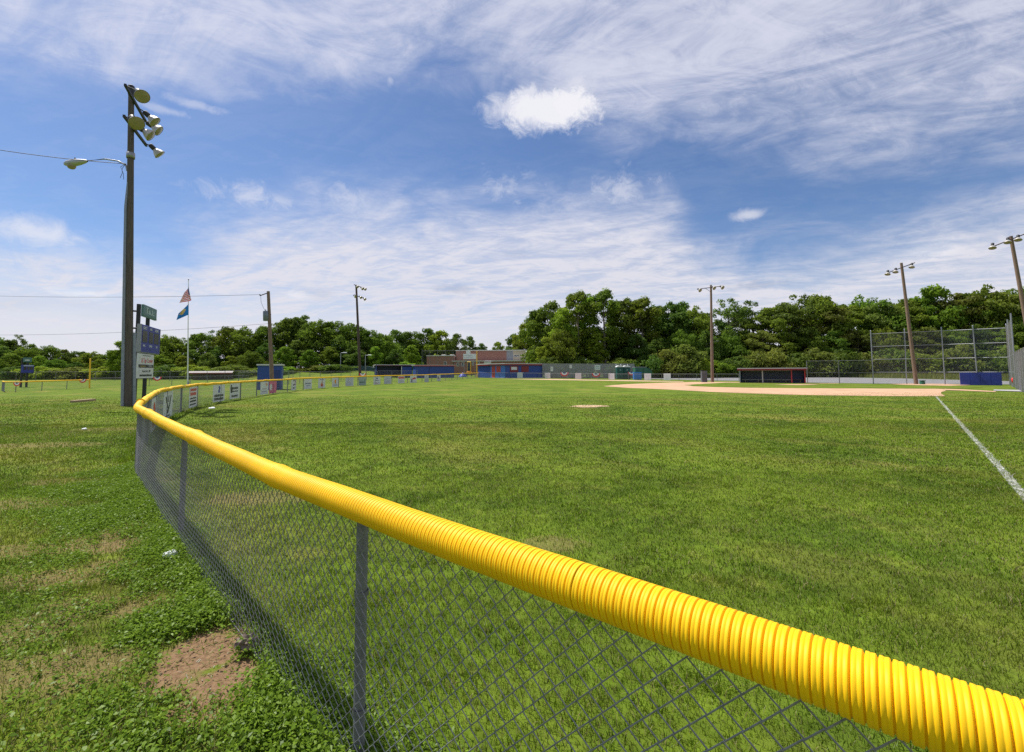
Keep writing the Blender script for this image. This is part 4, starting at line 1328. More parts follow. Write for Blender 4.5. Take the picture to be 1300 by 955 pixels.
def scoreboard(A, t, n, w, z0, z1, label, header, ad, big_text):
    O = Vector((A.x, A.y, gz(A.x, A.y)))
    sb = empty("scoreboard", O, label, "scoreboard")
    H = z1 - z0; c = w / 2
    m = MB(); m.obox(O, t, n, 0, w, -.10, .10, z0, z1, .02); bd = m.build("board", M_SCORE, sb)
    m = MB(); m.obox(O, t, n, -.02, w + .02, -.08, .08, z0 - .06, z0 - .002); m.obox(O, t, n, -.05, -.002, -.1, .13, z0, z1); m.obox(O, t, n, w + .002, w + .03, -.1, .12, z0, z1)
    m.build("board_frame", M_GALV if big_text else M_SCORE, sb)
    for x0, x1 in ((.07, .31), (.40, .60), (.67, .93)):
        m = MB(); m.obox(O, t, n, w * x0, w * x1, .101, .113, z0 + H * .36, z0 + H * .78); m.build("digit_panel", M_SCOREBK, bd)
    if big_text:
        for s, x, z, k in (("GUEST", .19, .88, .26), ("INN", .50, .88, .22), ("HOME", .80, .88, .26), ("BALL", .17, .24, .2), ("STRIKE", .50, .24, .2), ("OUT", .84, .24, .2)):
            text_mesh("lettering", s, k, O + t * (w * x) + n * .106 + Vector((0, 0, z0 + H * z)), t, (0, 0, 1), M_WHITE, bd)
        m = MB()
        for x in (.33, .5, .82, .92): disc(m, O + Vector((0, 0, z0)), t, n, w * x, H * .1, .06, .06, .104, 12)
        m.build("count_lamp", M_SCOREBK, bd)
    else:
        m = MB()
        for x in (.19, .5, .8): m.obox(O, t, n, w * x - .2, w * x + .2, .101, .108, z0 + H * .86, z0 + H * .93)
        m.build("lettering", M_WHITE, bd)
    return sb, O


SA = B(173.6, 27.6); SBp = B(198.2, 31.2); t, n, w = frame_from(SA, SBp)
zt = W(174, 411.2, SA.y).z; zb = W(198, 449.5, SBp.y).z
sb, O = scoreboard(SA, t, n, w, zb, zt, "blue scoreboard with green sign above and white advert board below, behind the tall pole", True, True, True)
zh1 = W(175, 385, SA.y).z; zh0 = W(175, 400.5, SA.y).z
m = MB(); m.obox(O, t, n, w * .10, w * .80, -.06, .06, zh0, zh1, .015); hd = m.build("header_sign", M_TEAL, sb)
m = MB(); hm = (zh0 + zh1) / 2
for x0, x1, za, zb_ in ((.26, .30, -.16, .22), (.24, .36, .20, .25), (.36, .40, -.14, .1), (.42, .45, -.14, .1), (.45, .52, -.14, -.09), (.53, .56, -.14, .22), (.58, .66, -.14, -.08), (.60, .64, .02, .1)):
    m.obox(O, t, n, w * x0, w * x1, .061, .068, hm + za, hm + zb_)
m.build("lettering", mat("pale_green_ink", (0.42, 0.52, 0.5), 0.5), hd)
m = MB(); m.obox(O, t, n, w * .10, w * .80, .061, .066, zh0 + .02, zh0 + .12); m.build("green_band", mat("green_band_ink", (0.04, 0.14, 0.09), 0.5), hd)
za1 = zb - .10; za0 = W(193, 480, 30).z
m = MB(); m.obox(O, t, n, -.06, w * .77, -.04, .05, za0, za1, .01); ad = m.build("advert_board", M_BANNER, sb)
Ha = za1 - za0
text_mesh("lettering", "& Tap Corner", .40, O + t * (w * .42) + n * .054 + Vector((0, 0, za0 + Ha * .72)), t, (0, 0, 1), M_RINK, ad, extr=.003, sx=1.0)
m = MB(); m.obox(O, t, n, .02, w * .75, .051, .056, za0 + Ha * .43, za0 + Ha * .56); m.build("black_band", M_INK, ad)
m = MB(); m.obox(O, t, n, w * .08, w * .34, .057, .060, za0 + Ha * .475, za0 + Ha * .505); m.build("yellow_lettering", mat("dull_gold_ink", (0.4, 0.28, 0.05), 0.5), ad)
text_mesh("lettering", "707-2525", .17, O + t * (w * .58) + n * .059 + Vector((0, 0, za0 + Ha * .495)), t, (0, 0, 1), M_WHITE, ad, extr=.001)
text_mesh("lettering", "Avenue Since 1987", .22, O + t * (w * .40) + n * .054 + Vector((0, 0, za0 + Ha * .29)), t, (0, 0, 1), M_INK, ad, extr=.002)
m = MB(); strokes(m, O + t * (w * .38) + Vector((0, 0, za0)) + n * .047, t, n, [(Ha * .12, .13)], w * .62, 31); m.build("lettering", M_INK, ad)
m = MB(); strokes(m, O + t * (w * .38) + Vector((0, 0, za0)) + n * .047, t, n, [(Ha * .93, .09)], w * .4, 32); m.build("lettering", mat("faded_ink", (0.36, 0.35, 0.36), 0.6), ad)
for x in (.13, .60):
    m = MB(); m.obox(O, t, n, w * x - .09, w * x + .09, -.30, -.12, -.1, zh1 - (0.0 if x < .2 else .1)); m.build("post", M_BLACK, sb)

SA2 = B(27.5, 57); SB2 = B(41, 58.2); t, n, w2 = frame_from(SA2, SB2)
z1 = W(34, 464.5, 57.5).z; z0 = W(34, 474, 57.5).z
sb2, O = scoreboard(SA2, t, n, w2, z0, z1, "small distant blue scoreboard with a teal sign on top, behind the far left fence", False, False, False)
m = MB(); m.obox(O, t, n, w2 * .05, w2 * .82, -.05, .05, W(34, 460.8, 57.5).z, W(34, 455.2, 57.5).z, .01); hd = m.build("header_sign", M_TEAL, sb2)
m = MB(); m.obox(O, t, n, w2 * .15, w2 * .6, .051, .056, W(34, 459, 57.5).z, W(34, 457.6, 57.5).z); m.build("lettering", M_BANNER, hd)
for x in (.1, .62):
    m = MB(); m.obox(O, t, n, w2 * x - .08, w2 * x + .08, -.28, -.12, -.1, W(34, 456, 57.5).z); m.build("post", M_BLACK, sb2)


# ------------------------------------------------------------------ flagpole and flags
fb = B(238.6, 64); ft = W(239.3, 356, 64)
fp = empty("flagpole", fb, "white flagpole flying two flags, beyond the outfield fence", "flagpole")
m = MB(); m.tube([fb, ft], [.085, .04], 10); m.build("pole", M_WHITE, fp)
m = MB(); m.lathe(ft, (0, 0, 1), [(0, .03), (.06, .08), (.14, .08), (.2, .01)], 10); m.build("finial", M_GALV, fp)
m = MB(); m.tube([fb + Vector((.14, -.05, 0)), fb + Vector((.14, -.05, .5))], .12, 10); m.build("base_collar", M_GALV, fp)


def cloth(name, grid, faces_of, parent, m):
    """piece of a flag from a shared grid of points"""
    b = MB()
    for (i, j) in faces_of:
        b.add([grid[j][i], grid[j][i + 1], grid[j + 1][i + 1], grid[j + 1][i]], [(0, 1, 2, 3)], True)
    return b.build(name, m, parent)


# stars and stripes: folded on itself in the light wind
top_ = W(239.3, 363, 64); NI, NJ = 12, 13
def us(i, j):
    u = i / NI; v = j / NJ
    # hanging: fly end droops down and swings towards the left, with a fold to the right
    px = 239.7 - 10.5 * u * (0.55 + .6 * v) + 12.5 * max(0, math.sin(u * math.pi * 1.05) - .12) * (0.15 + .75 * v) * (1 - .5 * u)
    py = 362.5 + 17 * v * (1 - .25 * u) + 9.5 * u
    return W(px, py, 64 - .12 - .35 * math.sin(u * 7 + v * 2.0) * u - .5 * u)
gridp = [[us(i, j) for i in range(NI + 1)] for j in range(NJ + 1)]
usf = empty("flag", top_, "red white and blue striped flag, upper of two on the flagpole", "flag")
cloth("canton", gridp, [(i, j) for i in range(6) for j in range(7)], usf, M_FLAGN)
cloth("red_stripes", gridp, [(i, j) for j in range(13) for i in range(NI) if j % 2 == 0 and not (i < 6 and j < 7)], usf, M_FLAGR)
cloth("white_stripes", gridp, [(i, j) for j in range(13) for i in range(NI) if j % 2 == 1 and not (i < 6 and j < 7)], usf, M_FLAGW)
st = MB()
for j in range(6):
    for i in range(4):
        a = gridp[j][i].lerp(gridp[j + 1][i + 1], .5); b = Vector((0, -.012, 0))
        st.add([a + b + Vector((-.03, 0, -.03)), a + b + Vector((.03, 0, -.03)), a + b + Vector((.03, 0, .03)), a + b + Vector((-.03, 0, .03))], [(0, 1, 2, 3)])
st.build("stars", M_FLAGW, usf)


def sf(i, j):
    u = i / 10; v = j / 8
    px = 239.4 - 15.2 * u * (0.55 + .45 * (1 - v) * .2 + .45 * v * .6 + .2 * u)
    py = 386 + 13.8 * v * (1 - .38 * u) + 12.0 * u ** 1.1
    return W(px, py, 64 - .12 - .3 * math.sin(u * 8 + v) * u)
gp2 = [[sf(i, j) for i in range(11)] for j in range(9)]
stf = empty("flag", W(239.3, 386, 64), "blue flag with buff diamond, lower of two on the flagpole", "flag")
dm = [(i, j) for j in range(8) for i in range(10) if abs((i + .5 - 6.0) / 3.2) + abs((j + .5 - 2.6) / 3.2) < 1]
cloth("field", gp2, [(i, j) for j in range(8) for i in range(10) if (i, j) not in dm], stf, M_FLAGB)
cloth("diamond", gp2, dm, stf, M_FLAGY)


# ------------------------------------------------------------------ utility pole with transformer
ub = B(346.6, 42); ut = W(340.6, 370, 42)
up = empty("utility_pole", ub, "brown wooden utility pole with grey transformer, in front of the blue shed", "utility pole")
tilt_pole(ub - Vector((0, 0, .2)), ut, .19, .13, M_POLE2, up)
m = MB(); tb = W(337.6, 407.5, 41.8); tt_ = W(337.3, 395, 41.8); m.lathe(tb, tt_ - tb, [(0, .20), (.02, .235), ((tt_ - tb).length - .05, .235), ((tt_ - tb).length, .2)], 16, cap0=True, cap1=True); tr = m.build("transformer", M_TRAFO, up)
m = MB(); m.tube([tt_, tt_ + Vector((0, 0, .16))], .03, 6); m.tube([tb + Vector((.2, .1, .6)), tb + Vector((.36, .2, .6))], .04, 6); m.build("bushing", M_DARK, tr)
m = MB(); c1 = W(330, 375.5, 41.5); c0 = W(341.5, 371.5, 42); m.tube([c0, c1], .05, 6); m.build("crossarm", M_DKWOOD, up)
m = MB(); m.tube([W(331, 376, 41.5), W(331.5, 384, 41.6), W(335, 392, 41.7), W(337, 395, 41.8)], .014, 5); m.build("drop_cable", M_DARK, up)
m = MB(); m.lathe(c1, (0, 0, 1), [(0, .04), (.05, .06), (.1, .04), (.14, .05)], 8, cap1=True); m.build("insulator", M_TRAFO, up)
cable("power_line", c1 + Vector((0, 0, .1)), W(-80, 373, 62), 0.35, .016, "thin cable from the transformer pole across the sky to the left edge")
cable("power_line", W(341.5, 411, 42), W(-80, 424, 62), 0.5, .014, "lower thin cable from the transformer pole just above the treetops")


# ------------------------------------------------------------------ sheds, dugouts and buildings
def at(px, d): return B(px, d)


# blue shed
A = at(327, 46.0); Bq = at(357, 46.8); t, n, w = frame_from(A, Bq)
sh = empty("shed", A, "small blue shed with pale flat roof, behind the utility pole", "shed")
zt = W(340, 463, 46).z
m = MB(); m.obox(A, t, n, 0, w, -2.2, 0, -.05, zt - .12); wl = m.build("wall", M_BLUE, sh)
m = MB(); m.obox(A, t, n, -.12, w + .12, -2.32, .14, zt - .118, zt + .02); m.build("roof", M_ROOFW, sh)
m = MB(); m.obox(A, t, n, w * .52, w * .92, .002, .03, 0, 2.0); dr = m.build("door", mat("dark_blue_door", (0.016, 0.04, 0.17), .5), sh)
m = MB(); m.obox(A, t, n, w * .57, w * .60, .032, .07, .95, 1.08); m.build("handle", M_GALV, dr)
m = MB(); m.obox(A, t, n, -.03, .06, .002, .025, -.05, zt - .12); m.obox(A, t, n, w - .06, w + .03, .002, .025, -.05, zt - .12); m.build("corner_trim", M_BLUE, sh)


def dugout(A, Bq, zt, label, back, front_posts, roofm, fascia, depth=2.2, side_l=None, wall_to=0.0, slope=.12):
    """open fronted shelter seen from its front"""
    t, n, w = frame_from(A, Bq)
    O = Vector((A.x, A.y, min(gz(A.x, A.y), gz(Bq.x, Bq.y))))
    d = empty("dugout", O, label, "dugout")
    H = zt - O.z
    m = MB(); m.obox(O, t, n, 0.12, w - .12, -depth, -depth + .12, -.05, H - .2); m.build("back_wall", back, d)
    for a0, a1 in ((0, .12), (w - .12, w)):
        m = MB(); m.obox(O, t, n, a0, a1, -depth, -.12, -.05, H - .2); m.build("side_wall", back, d)
    m = MB()
    Z = Vector((0, 0, 1)); P = lambda a, b, z: O + t * a + n * b + Z * z
    r0, r1 = H - .13 - slope, H - .13
    m.add([P(-.3, -depth - .25, r0), P(w + .3, -depth - .25, r0), P(w + .3, .35, r1), P(-.3, .35, r1), P(-.3, -depth - .25, r0 + .13), P(w + .3, -depth - .25, r0 + .13), P(w + .3, .35, r1 + .13), P(-.3, .35, r1 + .13)],
          [(0, 3, 2, 1), (4, 5, 6, 7), (0, 1, 5, 4), (1, 2, 6, 5), (2, 3, 7, 6), (3, 0, 4, 7)])
    rf = m.build("roof", roofm, d)
    m = MB(); m.obox(O, t, n, -.32, w + .32, .352, .39, H - .34, H - .125); m.build("fascia", fascia, rf)
    for fr, pm in front_posts:
        m = MB(); m.obox(O, t, n, w * fr - .07, w * fr + .07, -.08, .06, -.05, H - .17); m.build("post", pm, d)
    m = MB(); m.obox(O, t, n, .3, w - .3, -depth + .2, -depth + .6, .42, .47)
    for k in range(5): m.obox(O, t, n, .5 + (w - 1.1) * k / 4, .6 + (w - 1.1) * k / 4, -depth + .25, -depth + .55, -.02, .418)
    m.build("bench", M_PLANK, d)
    return d, O, t, n, w, H


A = at(939.5, 64.8); Bq = at(1022.5, 60.8)
d, O, t, n, w, H = dugout(A, Bq, W(1000, 467.0, 62.5).z, "long dark blue dugout with red fascia and pale roof, by the infield", M_NAVY, ((.0, M_GALV), (.36, mat("pale_post", (.5, .42, .42), .6)), (.80, M_RED), (.995, M_RED)), M_ROOFW, mat("deep_red_fascia", (.24, .018, .022), .55))
fr_ = MB()
fr_.tube([O + t * (w * .03) + Vector((0, 0, 1.72)), O + t * (w * .80) + Vector((0, 0, 1.72))], .03, 6); fr_.tube([O + t * (w * .03) + Vector((0, 0, .45)), O + t * (w * .80) + Vector((0, 0, .45))], .03, 6)
fr_.build("front_rail", M_GALV, d)
chainlink("front_mesh", [O + t * (w * .03), O + t * (w * .80)], O.z + .05, O.z + 1.72, .15, .003, M_WIRE, d)
m = MB(); m.obox(O, t, n, w * .80 + .1, w - .15, -2.0, -1.94, 0, 1.75); m.build("inner_panel", mat("blue_panel", (.012, .03, .12), .5), d)
# two dugouts of the next field
A = at(477.5, 108); Bq = at(523, 112)
d, O, t, n, w, H = dugout(A, Bq, W(500, 463, 110).z, "far open fronted dugout with a pale roof edge, nearest to the slim light pole", M_NAVY, ((.0, M_BLUE), (.70, M_WHITE), (.99, M_BLUE)), M_ROOFW, mat("dark_red_fascia", (.09, .02, .025), .6))
m = MB(); m.obox(O, t, n, w * .72, w * .98, -.06, -.02, .2, H - .5); m.build("front_panel", M_BLUE, d)
A = at(527.5, 106); Bq = at(576.5, 110); t, n, w = frame_from(A, Bq)
d2 = empty("dugout", A, "far closed blue walled dugout with thin red fascia, left of the brick school", "dugout"); H = W(550, 463.4, 108).z - A.z
m = MB(); m.obox(A, t, n, 0, w, -2.6, 0, -.3, H - .2); m.build("wall", M_BLUE, d2)
m = MB(); m.obox(A, t, n, -.3, w + .3, -2.9, .3, H - .1, H); rf = m.build("roof", M_ROOFW, d2)
m = MB(); m.obox(A, t, n, -.28, w + .28, .05, .28, H - .3, H - .102); m.build("fascia", M_RED, rf)
m = MB(); m.obox(A, t, n, w * .34, w * .345 + .06, .002, .03, -.2, H - .31); m.build("corner_trim", M_NAVY, d2)

# concession building: blue walls, sunlight on the end wall put into a lighter blue
C0 = at(641.5, 101); A = at(622.8, 104.5); Bq = at(688.5, 106.5)
cb = empty("concession_building", C0, "blue building with red roof edge, red door and red shutters", "building")
zt = W(641, 461.8, 101).z
t1, n1, w1 = frame_from(A, C0); t2, n2, w2 = frame_from(C0, Bq)
import_pts = [A, C0, Bq, Bq - n2 * 6.0, A - n2 * 6.0]
def prism(mb, pts, z0, z1, grow=0.0):
    c = sum((Vector((p.x, p.y, 0)) for p in pts), Vector()) / len(pts)
    q = [Vector((p.x, p.y, 0)) + (Vector((p.x, p.y, 0)) - c).normalized() * grow for p in pts]; k = len(q)
    mb.add([p + Vector((0, 0, z0)) for p in q] + [p + Vector((0, 0, z1)) for p in q], [tuple(range(k - 1, -1, -1)), tuple(range(k, 2 * k))] + [(i, (i + 1) % k, k + (i + 1) % k, k + i) for i in range(k)])
zb_ = gz(C0.x, C0.y)
m = MB(); prism(m, import_pts, zb_ - .3, zt - .35); wall = m.build("wall", M_BLUE, cb)
m = MB(); m.obox((A.x, A.y, 0), t1, n1, .02, w1 - .02, .003, .03, zb_ - .2, zt - .36); m.build("end_wall_sunlit_sheet", M_BLUE_SUNLIT, cb)  # thin added sheet, its lighter blue paints the sun on this end
m = MB(); prism(m, import_pts, zt - .348, zt - .07, .5); rf = m.build("roof", mat("deep_red_fascia", (.24, .018, .022), .55), cb)
m = MB(); prism(m, import_pts, zt - .068, zt + .07, .56); m.build("roof_sheet", M_ROOFW, rf)
m = MB(); m.obox((A.x, A.y, 0), t1, n1, w1 * .10, w1 * .32, .032, .07, zb_, zt - .5); m.build("door", mat("rust_red_door", (.42, .06, .04), .6), cb)
m = MB(); m.obox((A.x, A.y, 0), t1, n1, w1 * .42, w1 * .70, .032, .07, zb_ + 1.35, zt - .55); m.build("shutter", mat("rust_red_door", (.42, .06, .04), .6), cb)
for f0, f1 in ((.12, .34), (.42, .62)):
    m = MB(); m.obox((C0.x, C0.y, 0), t2, n2, w2 * f0, w2 * f1, .003, .05, zb_ + 1.35, zt - .5); m.build("shutter", mat("dark_red_shutter", (.2, .025, .03), .6), cb)
m = MB(); m.obox((C0.x, C0.y, 0), t2, n2, w2 * .15, w2 * .30, .052, .08, zb_ + 1.85, zt - .72); m.build("wall_sign", M_BANNER, cb)
m = MB(); m.obox((A.x, A.y, 0), t1, n1, -.1, w1, .035, .6, zb_ - .1, zb_ + .12); m.obox((C0.x, C0.y, 0), t2, n2, 0, w2, .035, .6, zb_ - .1, zb_ + .10); m.build("footing", M_CONC, cb)

# brick school far behind
d = 172.0
def sw(px): return B(px, d)
ZS = sw(600).z
O = Vector((sw(541).x, d, ZS)); X = Vector((1, 0, 0)); Yn = Vector((0, -1, 0))
ppm = F_PX / d
def sx(px): return sw(px).x - O.x
def szz(py, px=600): return W(px, py, d).z - ZS
sc_ = empty("school", O, "red brick school with flat pale edged roofs, far behind the dugouts", "school")
m = MB(); m.obox(O, X, Yn, sx(541.5), sx(576), -14, 0, -.5, szz(452)); m.build("wall", M_BRICK, sc_)
m = MB(); m.obox(O, X, Yn, sx(541), sx(576.5), -14.3, .3, szz(452), szz(451)); m.build("roof", M_ROOFW, sc_)
m = MB(); m.obox(O, X, Yn, sx(576.6), sx(668), -16, .6, -.5, szz(459.2)); m.build("wall", M_BRICK, sc_)
m = MB(); m.obox(O, X, Yn, sx(574), sx(668.4), -4, 1.0, szz(459.1), szz(458)); m.build("roof", M_ROOFW, sc_)
m = MB(); m.obox(O, X, Yn, sx(577), sx(643), -18, -4.2, szz(458.9), szz(445)); m.build("upper_wall", M_BRICK, sc_)
m = MB(); m.obox(O, X, Yn, sx(643.05), sx(651.5), -18, -4.2, szz(458.9), szz(445)); m.build("upper_wall", M_GREYW, sc_)
m = MB(); m.obox(O, X, Yn, sx(651.55), sx(668), -18, -4.2, szz(458.9), szz(445)); m.build("upper_wall", M_BEIGE, sc_)
m = MB(); m.obox(O, X, Yn, sx(576.4), sx(668.6), -18.4, -3.9, szz(444.95), szz(443.9)); m.build("roof", M_ROOFW, sc_)
for a, b, y0, y1 in ((563.5, 567, 466.5, 459), (580, 583, 465, 460.5), (586, 589, 465, 460.5), (599.5, 601.5, 464, 459.6), (607, 609, 464, 459.6), (652, 660, 452.8, 450.6)):
    dep = 0.6 if 577 < a < 640 else (-4.2 if a > 640 else 0)
    m = MB(); m.obox(O, X, Yn, sx(a), sx(b), dep + .01, dep + .10, szz(y0), szz(y1)); wf = m.build("window", M_WHITE, sc_)
    m = MB(); m.obox(O, X, Yn, sx(a) + .12, sx(b) - .12, dep + .102, dep + .12, szz(y0) + .12, szz(y1) - .12); m.build("pane", M_GLASS, wf)
m = MB(); m.obox(O, X, Yn, sx(615), sx(624), .61, 2.2, szz(459.0) - .9, szz(459.0) - .25); m.build("entrance_canopy", M_ROOFW, sc_)
m = MB(); m.obox(O, X, Yn, sx(616.5), sx(623), .605, .66, 0, szz(461)); m.build("door", M_GLASS, sc_)
m = MB(); strokes(m, O + X * sx(646) + Vector((0, 0, szz(459.5))), X, Yn * 1.0, [(-1.0, .55)], sx(653) - sx(639), 41); mo = m.build("wall_lettering", M_BANNER, sc_); mo.location.y -= .61
for a in (560, 571): 
    m = MB(); m.obox(O, X, Yn, sx(a) - .8, sx(a) + .8, -8, -6, szz(450.9), szz(449.4), .1); m.build("roof_unit", M_ROOFW, sc_)


# ------------------------------------------------------------------ fences
def mesh_fence(name, pts, h, label, cat="fence", pitch=.19, r=.0036, post_gap=3.0, pr=.035, top=M_GALV, topr=.024, rails=(), extra_top=0.0, mesh_m=None, group=None, screen=None):
    pts = [Vector((p.x, p.y, gz(p.x, p.y))) for p in pts]
    f = empty(name, pts[0], label, cat, group)
    P = arc_resample([(p.x, p.y) for p in pts], .5)
    chainlink("chain_link_mesh", P, .03, h, pitch, r, mesh_m or M_WIRE, f, .003, 3, gz, origin=tuple(pts[0]))
    seg = np.linalg.norm(np.diff(P, axis=0), axis=1); S = np.concatenate([[0], np.cumsum(seg)]); L = S[-1]
    k = max(1, int(round(L / post_gap)))
    for i in range(k + 1):
        s = L * i / k; x = np.interp(s, S, P[:, 0]); y = np.interp(s, S, P[:, 1]); z = gz(x, y)
        m = MB(); m.tube([(x, y, z - .05), (x, y, z + h + .04 + extra_top)], pr, 8); m.build("post", M_GPOST if top is not M_GALV or pr < .05 else M_GALV, f)
    for z in (h,) + tuple(rails):
        m = MB(); m.tube([(p[0], p[1], gz(p[0], p[1]) + z) for p in P[::4].tolist() + [P[-1].tolist()]], topr, 7); m.build("top_rail" if z == h else "mid_rail", M_GPOST if top is M_GALV and topr < .03 else top, f)
    if screen:
        m = MB()
        for a, b in zip(P[:-1], P[1:]):
            za, zb2 = gz(*a), gz(*b); m.quad((a[0], a[1] + .04, za + .1), (b[0], b[1] + .04, zb2 + .1), (b[0], b[1] + .04, zb2 + h), (a[0], a[1] + .04, za + h))
        m.build("windscreen", screen, f)
    return f


# far left fence with yellow cap and its foul pole
fl = mesh_fence("field_fence", [B(3.5, 47), B(7, 43.5), B(20, 43.8), B(60, 47.5), B(114, 53)], .98, "low chain link fence with yellow tube cap, far left beyond the grass", pitch=.19, r=.0038, top=M_YEL, topr=.062, post_gap=2.9, pr=.03)
mesh_fence("field_fence", [B(114.5, 53.4), B(150, 56), B(205, 61), B(262, 69), B(315, 75)], 1.15, "plain low chain link fence running right from the far yellow foul pole", post_gap=3.1, pr=.03)
mesh_fence("field_fence", [B(-30, 92), B(40, 92), B(150, 92), B(260, 90), B(330, 88), B(372, 96)], 1.9, "long grey chain link fence at the foot of the left woods", post_gap=4, pr=.04, pitch=.25, r=.0052)
mesh_fence("field_fence", [B(303, 60), B(330, 60), B(365, 63), B(400, 72), B(470, 92), B(530, 101)], 1.75, "taller chain link fence passing behind the blue shed", post_gap=3.4, pr=.04, pitch=.22, r=.0044)
fpb = B(114.3, 52.8); ftp = W(114.6, 456, 52.8)
fpo = empty("foul_pole", fpb, "yellow foul pole standing at the far left fence", "foul pole")
m = MB(); m.tube([fpb - Vector((0, 0, .1)), ftp], .075, 10); m.build("pole", M_YPAINT, fpo)
m = MB(); m.lathe(ftp, (0, 0, 1), [(0, .08), (.05, .08), (.09, .03)], 10, cap1=True); m.build("cap", M_YPAINT, fpo)
fpb = B(605.4, 105.6); ftp = W(605.4, 446, 105.6)
fpo = empty("foul_pole", fpb, "yellow foul pole at the far end of the outfield fence, before the school", "foul pole")
m = MB(); m.tube([fpb - Vector((0, 0, .1)), ftp], .09, 10); m.build("pole", M_YPAINT, fpo)
m = MB(); m.lathe(ftp, (0, 0, 1), [(0, .1), (.05, .1), (.09, .03)], 10, cap1=True); m.build("cap", M_YPAINT, fpo)

# low sideline fence on the far side
SIDE = [B(608.5, 106), B(640, 100.5), B(695, 96), B(776, 88.5), B(850, 80.5), B(890, 76), B(938, 72.3)]
mesh_fence("sideline_fence", SIDE, 1.2, "low chain link fence hung with blank grey boards, along the far sideline", post_gap=3.2, pr=.032)
SP = arc_resample([(p.x, p.y) for p in SIDE], .1)
lab = {660: "blank grey board on the low fence before the blue building", 695.5: "blank grey board just right of the blue building", 734: "blank grey board before the middle of the grey screened fence",
       776.5: "blank grey board left of the green portable toilet", 822.4: "blank grey board before the green dumpster", 847: "blank grey board farthest right, between dumpster and grey cabinet"}
for px, lb in lab.items():
    i = int(np.argmin([abs(project((p[0], p[1], 1))[0] - px) for p in SP])); p = Vector((SP[i][0], SP[i][1], gz(*SP[i])))
    q = SP[min(i + 5, len(SP) - 1)]; t = Vector((q[0] - p.x, q[1] - p.y, 0)).normalized(); n = t.cross(Vector((0, 0, 1)))
    m = MB(); m.obox(p, t, n, -.66, .66, .045, .06, .12, 1.30, .004); o = m.build("fence_board", M_GBAN, None, origin=tuple(p)); tag(o, lb, "board", "grey boards on the low sideline fence")
    m = MB(); strokes(m, p + n * .057, t, n, [(.95, .06), (.75, .06), (.5, .06)], .8, int(px)); m.build("lettering", mat("light_grey_ink", (0.42, 0.43, 0.46), 0.6), o)

# grey screened fence behind
gf_ = mesh_fence("screened_fence", [B(688.8, 106), B(740, 104), B(805.5, 101)], 3.35, "tall grey screened chain link fence behind the low sideline fence", post_gap=2.5, pr=.05, pitch=.25, r=.005, screen=M_SCREEN)
for px, py, w_, h_, lb, col in ((700.5, 468.5, .55, 1.0, "small upright white notice on the grey screened fence, nearest the blue building", M_BANNER), (724.5, 465.5, .5, .75, "tiny pale notice on the grey screened fence, right of the upright white one", M_BANNER), (758.5, 466.8, 1.25, 1.05, "pale green white square sign on the grey screened fence", mat("pale_sign", (.55, .62, .58), .5)), (782, 464, .4, .6, "tiny pale notice above the green portable toilet", M_GBAN)):
    p = W(px, py, 101.8); m = MB(); m.obox(p, Vector((1, 0, 0)), Vector((0, -1, 0)), -w_ / 2, w_ / 2, 0, .03, -h_ / 2, h_ / 2, .005); o = m.build("notice_sign", col, None, origin=tuple(p)); tag(o, lb, "sign")
    m = MB(); strokes(m, p + Vector((0, -.027, 0)), Vector((1, 0, 0)), Vector((0, -1, 0)), [(h_ * .2, h_ * .14), (-h_ * .15, h_ * .1)], w_ * .7, int(px)); m.build("lettering", M_GINK, o)


def bunting(P, t, n, w, label):
    """half round pleated fan"""
    o = empty("bunting", P, label, "bunting", "red white and blue fans of bunting")
    K = 12
    for r0, r1, mm, nm in ((0.0, .36, M_FLAGN, "blue_band"), (.36, .68, M_FLAGW, "white_band"), (.68, 1.0, M_FLAGR, "red_band")):
        m = MB(); vs_ = []
        for i in range(K + 1):
            a = math.pi + math.pi * i / K; off = .03 if i % 2 else .0
            for r in (r0, r1): vs_.append(Vector(P) + t * (math.cos(a) * r * w / 2) + Vector((0, 0, math.sin(a) * r * w * .46)) + n * (.03 + off * r))
        m.add(vs_, [(2 * i, 2 * i + 1, 2 * i + 3, 2 * i + 2) for i in range(K)]); m.build(nm, mm, o)


Xr = Vector((1, 0, 0)); Yn = Vector((0, -1, 0))
bunting(W(105.5, 481.6, 52.0), Xr, Yn, .9, "pleated fan of bunting by the far left yellow foul pole")
bunting(W(22, 486.0, 43.6), Xr, Yn, .7, "pleated fan of bunting near the corner of the far left fence")
bunting(W(200, 478.6, 60.3), Xr, Yn, 1.15, "pleated fan of bunting on the fence right of the white advert board")
bunting(W(460.5, 474.2, 82.5), Xr, Yn, 1.3, "pleated fan of bunting at the foot of the slim light pole")
bunting(W(716.5, 473.0, 101.5), Xr, Yn, 1.9, "pleated fan of bunting on the screened fence, second board from the blue building")
bunting(W(756.5, 474.0, 100.5), Xr, Yn, 1.9, "pleated fan of bunting below the square pale sign")
bunting(W(801.5, 472.5, 98), Xr, Yn, 1.5, "pleated fan of bunting beside the green portable toilet")

